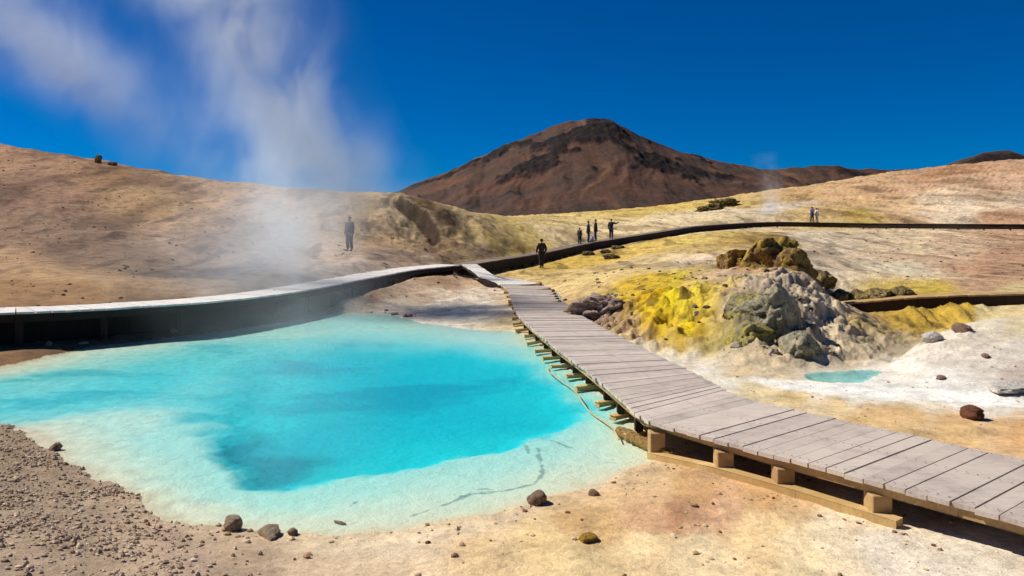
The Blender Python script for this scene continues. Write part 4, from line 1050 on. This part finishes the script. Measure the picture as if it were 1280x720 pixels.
p1, s1 = place(42000, (-160, 330), (5.4, 13), lambda px, D, sp, ss, x, z: (sp > .0) * (sp < 6) * sstep(360, 150, px) * (.25 + .75 * clump(x, D, 3)), .008, .055, 1, power=3.0)
scatter('gravel', p1, s1, M_grav, 'loose grey brown gravel covering the bank left of the pool', 1, 1, .8)
p2, s2 = place(9000, (230, 900), (5.8, 11), lambda px, D, sp, ss, x, z: (sp > .0) * (.03 + .5 * clump(x, D, 5) * np.exp(-(sp / .35) ** 2) + .035 * clump(x, D, 7)), .010, .075, 2, power=3.4)
p3, s3 = place(5000, (850, 1330), (5.8, 9.5), lambda px, D, sp, ss, x, z: .03 + .14 * clump(x, D, 9), .010, .06, 3, power=3.4)
p4, s4 = place(2500, (850, 1330), (10, 16), lambda px, D, sp, ss, x, z: (ss > .1) * (.04 + .12 * clump(x, D, 9)), .012, .06, 6, power=3.4)
scatter('pebbles', np.concatenate([p2, p3, p4]), np.concatenate([s2, s3, s4]), M_grav2, 'small tan pebbles strewn over the sand and the near shore', 1, 2)
p5, s5 = place(9000, (-200, 560), (19.5, 72), lambda px, D, sp, ss, x, z: (sp > .6) * .6 * clump(x * .25, D * .25, 11) * (z > .75), .04, .17, 4, power=4.0)
p6, s6 = place(5000, (960, 1400), (25, 75), lambda px, D, sp, ss, x, z: .5 * clump(x * .3, D * .3, 12), .04, .18, 5, power=4.0)
p7, s7 = place(1300, (660, 1000), (18, 34), lambda px, D, sp, ss, x, z: .5 * clump(x * .8, D * .8, 15) * (z > .2), .03, .22, 7, power=3.5)
M_grav4 = gravel_material('bank_stone', [(0, lin((110, 94, 76)) * .85), (.35, lin((152, 134, 110)) * .8), (.7, lin((186, 170, 142)) * .8), (1, lin((210, 196, 168)) * .85)])
q1, t1 = place(1500, (868, 1050), (16.0, 25), lambda px, D, sp, ss, x, z: (ss > .2) * (.05 + .5 * clump(x * .9, D * .9, 19) ** 3), .02, .24, 9, power=4.5)
q2, t2 = place(1800, (712, 805), (20.2, 25), lambda px, D, sp, ss, x, z: .7 * clump(x * .8, D * .8, 20) * np.exp(-((px - 752) / 34) ** 4), .03, .16, 10, power=2.4)
q3, t3 = place(90, (770, 880), (18, 27), lambda px, D, sp, ss, x, z: .6 * clump(x * .9, D * .9, 22), .03, .22, 12, power=3.0)
scatter('bank_rubble', np.concatenate([q1, q2, q3]), np.concatenate([t1, t2, t3]), M_grav4, 'crumbled grey and brown rubble covering the bank right of the boardwalk', 2, 5)
p8, s8 = place(1600, (-150, 620), (16, 38), lambda px, D, sp, ss, x, z: (sp > .02) * (.2 + .6 * np.exp(-(sp / .5) ** 2)) * (z < .9), .04, .25, 8, power=3.0)
scatter('scattered_stones', np.concatenate([p5, p6, p7, p8]), np.concatenate([s5, s6, s7, s8]), M_grav3, 'countless small stones strewn over the hills and banks', 1, 4)

# ------------------------------------------------------------------ people
M_skin = cloth_material('skin', lin((196, 146, 118)) * .8)
def skin_mesh(name, J, E, root, mat, parent, sub=2):
    me = bpy.data.meshes.new(name + '_cage')
    keys = list(J); ix = {k: i for i, k in enumerate(keys)}
    me.from_pydata([J[k][0] for k in keys], [(ix[a], ix[b]) for a, b in E], [])
    o = bpy.data.objects.new(name + '_cage', me); COL.objects.link(o)
    o.modifiers.new('skin', 'SKIN')
    sv = me.skin_vertices[0].data if len(me.skin_vertices) else None
    if sv is None:
        bm = bmesh.new(); bm.from_mesh(me); bm.verts.layers.skin.verify(); bm.to_mesh(me); bm.free(); sv = me.skin_vertices[0].data
    for k in keys:
        r = J[k][1]
        sv[ix[k]].radius = (r, r) if not isinstance(r, tuple) else r
        sv[ix[k]].use_root = (k == root)
    s = o.modifiers.new('sub', 'SUBSURF'); s.levels = sub; s.render_levels = sub
    dg = bpy.context.evaluated_depsgraph_get(); dg.update()
    m2 = bpy.data.meshes.new_from_object(o.evaluated_get(dg))
    m2.name = name
    for p in m2.polygons: p.use_smooth = True
    m2.materials.clear(); m2.materials.append(mat)
    bpy.data.objects.remove(o)
    r = bpy.data.objects.new(name, m2); COL.objects.link(r); r.parent = parent
    return r
def lerp3(a, b, t): return tuple(a[i] + (b[i] - a[i]) * t for i in range(3))
def person(loc, face, height, jacket, trousers, hair, label, pose='stand', bag=None, group='visitors on and beside the boardwalks'):
    """face: heading (0 looks towards +Y). x is the figure's right."""
    k = height / 1.75 * 1.06
    o = empty('person', loc, face); o.scale = (k, k, k)
    tag(o, label, 'person', group)
    J = {}; E = []
    hipz, shz = .92, 1.43
    lean = 0.0; step = .10
    crouch = pose == 'sit'
    def p(n, c, r): J[n] = (c, r)
    p('pelvis', (0, 0, hipz), .125); p('waist', (0, .0, 1.08), .115); p('chest', (0, .01, 1.30), .14); p('neckb', (0, 0, 1.47), .062); p('neck', (0, .01, 1.53), .055)
    p('head', (0, .02, 1.62), .088); p('crown', (0, .01, 1.69), .075); p('nose', (0, .125, 1.625), .014); p('chin', (0, .075, 1.565), .035)
    p('ear1', (.085, .01, 1.625), .014); p('ear2', (-.085, .01, 1.625), .014)
    E += [('pelvis', 'waist'), ('waist', 'chest'), ('chest', 'neckb'), ('neckb', 'neck'), ('neck', 'head'), ('head', 'crown'), ('head', 'nose'), ('neck', 'chin'), ('head', 'ear1'), ('head', 'ear2')]
    legs = {}
    for s, n in ((1, 'r'), (-1, 'l')):
        fy = step * s if pose in ('walk', 'stand') else 0
        if pose == 'stand': fy *= .4
        hip = (.09 * s, 0, .88); knee = (.10 * s, fy * .6 + .03, .49); ank = (.10 * s, fy - .02, .09); toe = (.115 * s, fy + .15, .035); heel = (.10 * s, fy - .05, .04)
        p('hip' + n, hip, .088); p('thigh' + n, lerp3(hip, knee, .5), .075); p('knee' + n, knee, .055); p('calf' + n, lerp3(knee, ank, .35), .054); p('ank' + n, ank, .038); p('toe' + n, toe, .032)
        E += [('pelvis', 'hip' + n), ('hip' + n, 'thigh' + n), ('thigh' + n, 'knee' + n), ('knee' + n, 'calf' + n), ('calf' + n, 'ank' + n), ('ank' + n, 'toe' + n)]
        sh = (.185 * s, 0, 1.41)
        if pose == 'photo' or (pose == 'raise' and s == 1):
            el = (.27 * s, .16, 1.25); wr = (.12 * s, .34, 1.50)
            if pose == 'raise': el = (.42 * s, .1, 1.36); wr = (.62 * s, .22, 1.46)
        elif pose == 'walk':
            el = (.26 * s, -.08 * s, 1.14); wr = (.25 * s, .10 - .08 * s, .93)
        else:
            el = (.25 * s, -.02, 1.14); wr = (.24 * s, .08, .90)
        p('sh' + n, sh, .062); p('uarm' + n, lerp3(sh, el, .5), .05); p('el' + n, el, .041); p('farm' + n, lerp3(el, wr, .4), .039); p('wr' + n, wr, .027)
        E += [('chest', 'sh' + n), ('sh' + n, 'uarm' + n), ('uarm' + n, 'el' + n), ('el' + n, 'farm' + n), ('farm' + n, 'wr' + n)]
        d = Vector(wr) - Vector(el); d.normalize()
        side = Vector((0, 1, 0)) if abs(d.y) < .8 else Vector((0, 0, 1))
        side = (side - d * side.dot(d)).normalized(); palmn = d.cross(side)
        W = Vector(wr); pm = W + d * .05
        p('palm' + n, tuple(pm), (.036, .022)); E.append(('wr' + n, 'palm' + n))
        for q, (off, ln) in enumerate(((.028, .075), (.010, .085), (-.009, .078), (-.027, .06))):
            b = pm + side * off + d * .03; mid = b + d * ln * .5 - palmn * .01 * s; tip = b + d * ln * .85 - palmn * .03 * s
            p(f'fb{q}{n}', tuple(b), .010); p(f'fm{q}{n}', tuple(mid), .009); p(f'ft{q}{n}', tuple(tip), .007)
            E += [('palm' + n, f'fb{q}{n}'), (f'fb{q}{n}', f'fm{q}{n}'), (f'fm{q}{n}', f'ft{q}{n}')]
        tb = W + d * .02 + side * .035; tt = tb + d * .045 + side * .02
        p('tb' + n, tuple(tb), .012); p('tt' + n, tuple(tt), .009); E += [('wr' + n, 'tb' + n), ('tb' + n, 'tt' + n)]
    skin_mesh('body', J, E, 'pelvis', M_skin, o)
    # clothes: the same joints, a little larger
    JT = {}; ET = []
    for nme in ('pelvis', 'waist', 'chest'): JT[nme] = (J[nme][0], J[nme][1] + .055)
    JT['pelvis'] = ((0, 0, .86), .165); JT['collar'] = ((0, 0, 1.46), .085)
    ET += [('pelvis', 'waist'), ('waist', 'chest'), ('chest', 'collar')]
    for n in 'rl':
        for q, g in (('sh', .04), ('uarm', .038), ('el', .034), ('farm', .028), ('wr', .024)): JT[q + n] = (J[q + n][0], J[q + n][1] + g)
        ET += [('chest', 'sh' + n), ('sh' + n, 'uarm' + n), ('uarm' + n, 'el' + n), ('el' + n, 'farm' + n), ('farm' + n, 'wr' + n)]
    skin_mesh('jacket', JT, ET, 'pelvis', jacket, o)
    JP = {'pelvis': ((0, 0, .93), .15)}; EP = []
    for n in 'rl':
        for q, g in (('hip', .035), ('thigh', .035), ('knee', .035), ('calf', .032), ('ank', .038)): JP[q + n] = (J[q + n][0], J[q + n][1] + g)
        EP += [('pelvis', 'hip' + n), ('hip' + n, 'thigh' + n), ('thigh' + n, 'knee' + n), ('knee' + n, 'calf' + n), ('calf' + n, 'ank' + n)]
    skin_mesh('trousers', JP, EP, 'pelvis', trousers, o)
    for n in 'rl':
        a = J['ank' + n][0]; t = J['toe' + n][0]
        JS = {'a': ((a[0], a[1] - .03, .05), .052), 'b': ((t[0], t[1] - .06, .045), .05), 'c': ((t[0], t[1] + .02, .038), .04)}
        skin_mesh('shoe', JS, [('a', 'b'), ('b', 'c')], 'a', M_shoe, o, 2)
    V, Fc = ICO[3]
    V = V * np.array([.098, .108, .105]); V = V[:]  # cap of hair: upper and back part of the head
    keepv = V[:, 2] > -.02 - V[:, 1] * -.9
    V2 = V.copy(); low = ~keepv; V2[low] *= .80
    h = mesh_object('hair', V2 + np.array([0, .005, 1.665]), Fc, hair, o)
    if pose == 'stand' and bag is not None:
        pass
    return o
M_shoe = cloth_material('shoe_leather', (.02, .018, .016))
M_navy = cloth_material('navy_cloth', (.018, .02, .06)); M_black = cloth_material('black_cloth', (.012, .012, .014)); M_purple = cloth_material('purple_blue_cloth', (.05, .04, .16))
M_greyc = cloth_material('charcoal_cloth', (.03, .035, .04)); M_brownc = cloth_material('dark_brown_cloth', (.03, .018, .012)); M_greenc = cloth_material('dark_olive_cloth', (.03, .03, .014)); M_whitec = cloth_material('white_cloth', (.6, .58, .55)); M_lblue = cloth_material('pale_blue_cloth', (.3, .34, .5))
M_hair = cloth_material('dark_hair', (.015, .011, .008)); M_hair2 = cloth_material('brown_hair', (.05, .03, .018))
def gpos(px, py=None, D=None):
    if D is None: D = hit(px, py)
    x = (px - HX) / F * D
    return (x, D, hgt(x, D))
def on_walk(Fp, Bp, px, back=.5):
    M = Fp * (1 - back) + Bp * back
    ppx = HX + F * M[:, 0] / M[:, 1]; i = np.argsort(ppx)
    return tuple(float(np.interp(px, ppx[i], M[i, k])) for k in range(3))
person(gpos(437, 314), R(150), 1.72, M_greyc, M_greyc, M_hair, 'person in charcoal clothes standing in the steam on the left slope', 'stand')
person(gpos(677, 335), R(20), 1.72, M_brownc, M_black, M_hair, 'person in dark brown jacket standing on yellow ground before the far boardwalk', 'walk')
person(on_walk(FF_, FB, 724.5), R(-40), 1.28, M_greenc, M_black, M_hair2, 'short child in dark olive clothes on the far boardwalk', 'stand')
person(on_walk(FF_, FB, 735.5), R(-100), 1.72, M_navy, M_navy, M_hair, 'person in navy on the far boardwalk, left one of the close pair', 'stand')
person(on_walk(FF_, FB, 744.5), R(80), 1.80, M_black, M_navy, M_hair, 'taller person in black jacket and navy trousers, right one of the close pair', 'stand')
person(on_walk(FF_, FB, 764), R(-20), 1.70, M_black, M_navy, M_hair, 'person in black holding one arm out on the far boardwalk', 'raise')
person(on_walk(FF_, FB, 1015), R(-70), 1.75, M_purple, M_greyc, M_hair, 'person in purple blue jacket on the upper right boardwalk', 'walk')
person(on_walk(FF_, FB, 1021, .7), R(-70), 1.62, M_whitec, M_whitec, M_hair2, 'person in white clothes beside the purple jacket on the upper boardwalk', 'stand')
# pale bag between the close pair
bp = on_walk(FF_, FB, 740, .35)
bm = bmesh.new(); bmesh.ops.create_cube(bm, size=1)
for v in bm.verts: v.co = Vector((v.co.x * .34 * (1 if v.co.z < 0 else .85), v.co.y * .2, (v.co.z + .5) * .5))
bmesh.ops.bevel(bm, geom=bm.edges[:], offset=.04, segments=3, affect='EDGES')
bg = empty('bag', bp); tag(bg, 'pale blue backpack standing between the close pair on the far boardwalk', 'bag')
bm_object('sack', bm, M_lblue, bg, True)
bm = bmesh.new(); bar(bm, (-.09, 0, .49), (-.09, 0, .58), .02, .03); bar(bm, (.09, 0, .49), (.09, 0, .58), .02, .03); bar(bm, (-.1, 0, .585), (.1, 0, .585), .02, .02)
bm_object('handle', bm, M_navy, bg)

# ------------------------------------------------------------------ steam
def steam(name, label, lo, hi, path, dens, nscale=(.5, .5, .32), contrast=(.42, .62), det=7, soft=1.0):
    """path: list of (height, x, y, rx, ry, strength): a column whose centre, width and strength change with height"""
    lo = np.array(lo, float); hi = np.array(hi, float)
    bm = bmesh.new(); bmesh.ops.create_cube(bm, size=1)
    c = (lo + hi) / 2; s = hi - lo
    for v in bm.verts: v.co = Vector((v.co.x * s[0], v.co.y * s[1], v.co.z * s[2]))
    m, nt, out = new_mat(name + '_vapour')
    tc = N(nt, 'ShaderNodeTexCoord')
    sep = N(nt, 'ShaderNodeSeparateXYZ'); nt.links.new(tc.outputs['Object'], sep.inputs[0])
    # curl the column with a broad noise
    wn = N(nt, 'ShaderNodeTexNoise', inp={'Scale': .16, 'Detail': 2.0}); nt.links.new(tc.outputs['Object'], wn.inputs['Vector'])
    sw = N(nt, 'ShaderNodeSeparateColor'); nt.links.new(wn.outputs['Color'], sw.inputs[0])
    zt = math_node(nt, 'DIVIDE', math_node(nt, 'ADD', sep.outputs[2], float(s[2] / 2)), float(s[2]), True)
    def curve(vals):
        n = nt.nodes.new('ShaderNodeFloatCurve')
        cv = n.mapping.curves[0]
        vals = np.array(vals, float); mn, mx = vals.min(), vals.max(); rg_ = max(mx - mn, 1e-6)
        zs = [(p[0] - lo[2]) / s[2] for p in path]
        while len(cv.points) < len(zs): cv.points.new(.5, .5)
        for q, z, v in zip(cv.points, zs, vals): q.location = (z, (v - mn) / rg_); q.handle_type = 'AUTO'
        n.mapping.update()
        nt.links.new(zt, n.inputs['Value'])
        return math_node(nt, 'ADD', math_node(nt, 'MULTIPLY', n.outputs[0], float(rg_)), float(mn))
    cx = curve([p[1] - c[0] for p in path]); cy = curve([p[2] - c[1] for p in path])
    rx = curve([p[3] for p in path]); ry = curve([p[4] for p in path]); st = curve([p[5] for p in path])
    dx = math_node(nt, 'ADD', math_node(nt, 'SUBTRACT', sep.outputs[0], cx), math_node(nt, 'MULTIPLY', math_node(nt, 'SUBTRACT', sw.outputs[0], .5), 3.0 * soft))
    dy = math_node(nt, 'ADD', math_node(nt, 'SUBTRACT', sep.outputs[1], cy), math_node(nt, 'MULTIPLY', math_node(nt, 'SUBTRACT', sw.outputs[1], .5), 3.0 * soft))
    qx = math_node(nt, 'DIVIDE', dx, rx); qy = math_node(nt, 'DIVIDE', dy, ry)
    r2 = math_node(nt, 'ADD', math_node(nt, 'MULTIPLY', qx, qx), math_node(nt, 'MULTIPLY', qy, qy))
    sh = math_node(nt, 'EXPONENT', math_node(nt, 'MULTIPLY', r2, -1.0))
    sh = math_node(nt, 'POWER', math_node(nt, 'MAXIMUM', math_node(nt, 'SUBTRACT', sh, .02), 0.0), 1.5)
    mp = N(nt, 'ShaderNodeMapping'); mp.inputs['Scale'].default_value = nscale; mp.inputs['Rotation'].default_value = (0, R(-18), 0)
    nt.links.new(tc.outputs['Object'], mp.inputs['Vector'])
    nn = noise_tex(nt, mp.outputs[0], 1.0, det, .55, .6)
    nf = ramp(nt, nn, [(contrast[0], .05), (contrast[1], 1.0)])
    d = math_node(nt, 'MULTIPLY', math_node(nt, 'MULTIPLY', sh, st), math_node(nt, 'MULTIPLY', nf, dens))
    pv = N(nt, 'ShaderNodeVolumePrincipled')
    pv.inputs['Color'].default_value = (.93, .985, 1.0, 1); pv.inputs['Anisotropy'].default_value = .2
    nt.links.new(d, pv.inputs['Density'])
    nt.links.new(pv.outputs[0], out.inputs['Volume'])
    m.volume_intersection_method = 'FAST' if hasattr(m, 'volume_intersection_method') else None
    o = bm_object(name, bm, m); o.location = c
    return tag(o, label, 'steam', kind='stuff')
steam('steam_plume', 'tall white plume of steam rising from the far side of the pool', (-22, 22, .02), (-2, 36, 14),
      [(0.02, -8.3, 27.5, 1.7, 2.0, .6), (1.5, -8.5, 28, 1.8, 2.2, .9), (3, -8.3, 28.5, 2.1, 2.3, .95), (4.6, -7.7, 29, 3.0, 2.6, .95), (7, -8.6, 29, 2.6, 2.3, 1.0), (10, -10.0, 29, 2.6, 2.3, 1.15), (14, -12.2, 29, 3.4, 2.9, 1.1)], .58)
steam('steam_drift', 'thin veil of steam drifting up to the upper left', (-36, 26, 4), (-10, 40, 18),
      [(4, -14, 32, 1.5, 2, 0), (6.5, -14.5, 32, 2.2, 2.2, .55), (9, -17.5, 32, 3.2, 2.4, 1.0), (12, -21.5, 32, 3.8, 2.6, 1.2), (18, -27, 32, 4.5, 3, 1.2)], .23)
steam('ground_steam', 'low mist lying over the far pool edge and the foot of the left hill', (-20, 16, .02), (1.5, 42, 5),
      [(.02, -7.4, 24.0, 2.5, 3.8, 1.0), (1.0, -8.2, 26, 3.0, 5.0, 1.0), (2.2, -9.6, 30, 3.3, 6.0, .8), (5, -10.0, 32, 3.0, 5.5, .0)], .24, nscale=(.3, .3, .5), contrast=(.35, .7))
steam('steam_wisp', 'small wisp of steam rising beyond the upper boardwalk', (29, 95, 3), (43, 112, 14),
      [(3, 35.6, 104, 1.6, 1.6, .9), (6, 35.9, 104, 1.4, 1.6, 1.0), (9, 35.5, 104, 1.5, 1.6, .5), (14, 34.5, 104, 2, 2, 0)], .42)
steam('steam_wisp', 'faint steam lying on the pale hillside at the upper right', (50, 82, 3.4), (76, 100, 12),
      [(3.4, 62, 90, 4, 3, .7), (5, 62, 90, 4.5, 3, .8), (8, 61, 90, 3, 3, .3), (12, 60, 90, 3, 3, 0)], .07)

# ------------------------------------------------------------------ light, sky, camera
SUN_EL, SUN_AZ = R(47), math.atan2(.30, -.95)       # azimuth as an angle from +X towards +Y
sd = Vector((math.cos(SUN_EL) * math.cos(SUN_AZ), math.cos(SUN_EL) * math.sin(SUN_AZ), math.sin(SUN_EL)))
L = bpy.data.lights.new('sun', 'SUN'); L.energy = 4.2; L.angle = R(.5); L.color = (1, .96, .90)
so = bpy.data.objects.new('sun', L); COL.objects.link(so)
so.rotation_euler = (-sd).to_track_quat('-Z', 'Y').to_euler()
w = bpy.data.worlds.new('World'); scene.world = w; w.use_nodes = True
nt = w.node_tree
bgn = nt.nodes['Background']
sky = nt.nodes.new('ShaderNodeTexSky'); sky.sky_type = 'NISHITA'; sky.sun_disc = False
sky.sun_elevation = SUN_EL; sky.sun_rotation = math.pi / 2 - SUN_AZ
sky.altitude = 2500; sky.air_density = 1.0; sky.dust_density = 0.0; sky.ozone_density = 6.0
hs = nt.nodes.new('ShaderNodeHueSaturation'); hs.inputs['Saturation'].default_value = 1.7
nt.links.new(sky.outputs[0], hs.inputs['Color']); nt.links.new(mix_col(nt, 1.0, hs.outputs[0], (1.0, .80, 1.0), 'MULTIPLY'), bgn.inputs['Color'])
bgn.inputs['Strength'].default_value = .052

cam = bpy.data.cameras.new('camera'); co = bpy.data.objects.new('camera', cam); COL.objects.link(co)
co.location = (0, 0, CZ); co.rotation_euler = (R(90), 0, 0)
cam.sensor_width = 36; cam.lens = 36 * F / 1280; cam.shift_y = -70 / 1280
cam.clip_start = .1; cam.clip_end = 10000
scene.camera = co
scene.view_settings.view_transform = 'Standard'; scene.view_settings.look = 'None'; scene.view_settings.exposure = .45; scene.view_settings.gamma = 1
scene.render.engine = 'CYCLES'
cy = scene.cycles
cy.use_denoising = True; cy.denoiser = 'OPENIMAGEDENOISE'
cy.max_bounces = 8; cy.diffuse_bounces = 3; cy.glossy_bounces = 3; cy.volume_bounces = 3; cy.transparent_max_bounces = 12
cy.volume_step_rate = 1.0; cy.volume_max_steps = 128
cy.use_adaptive_sampling = True; cy.adaptive_threshold = .02
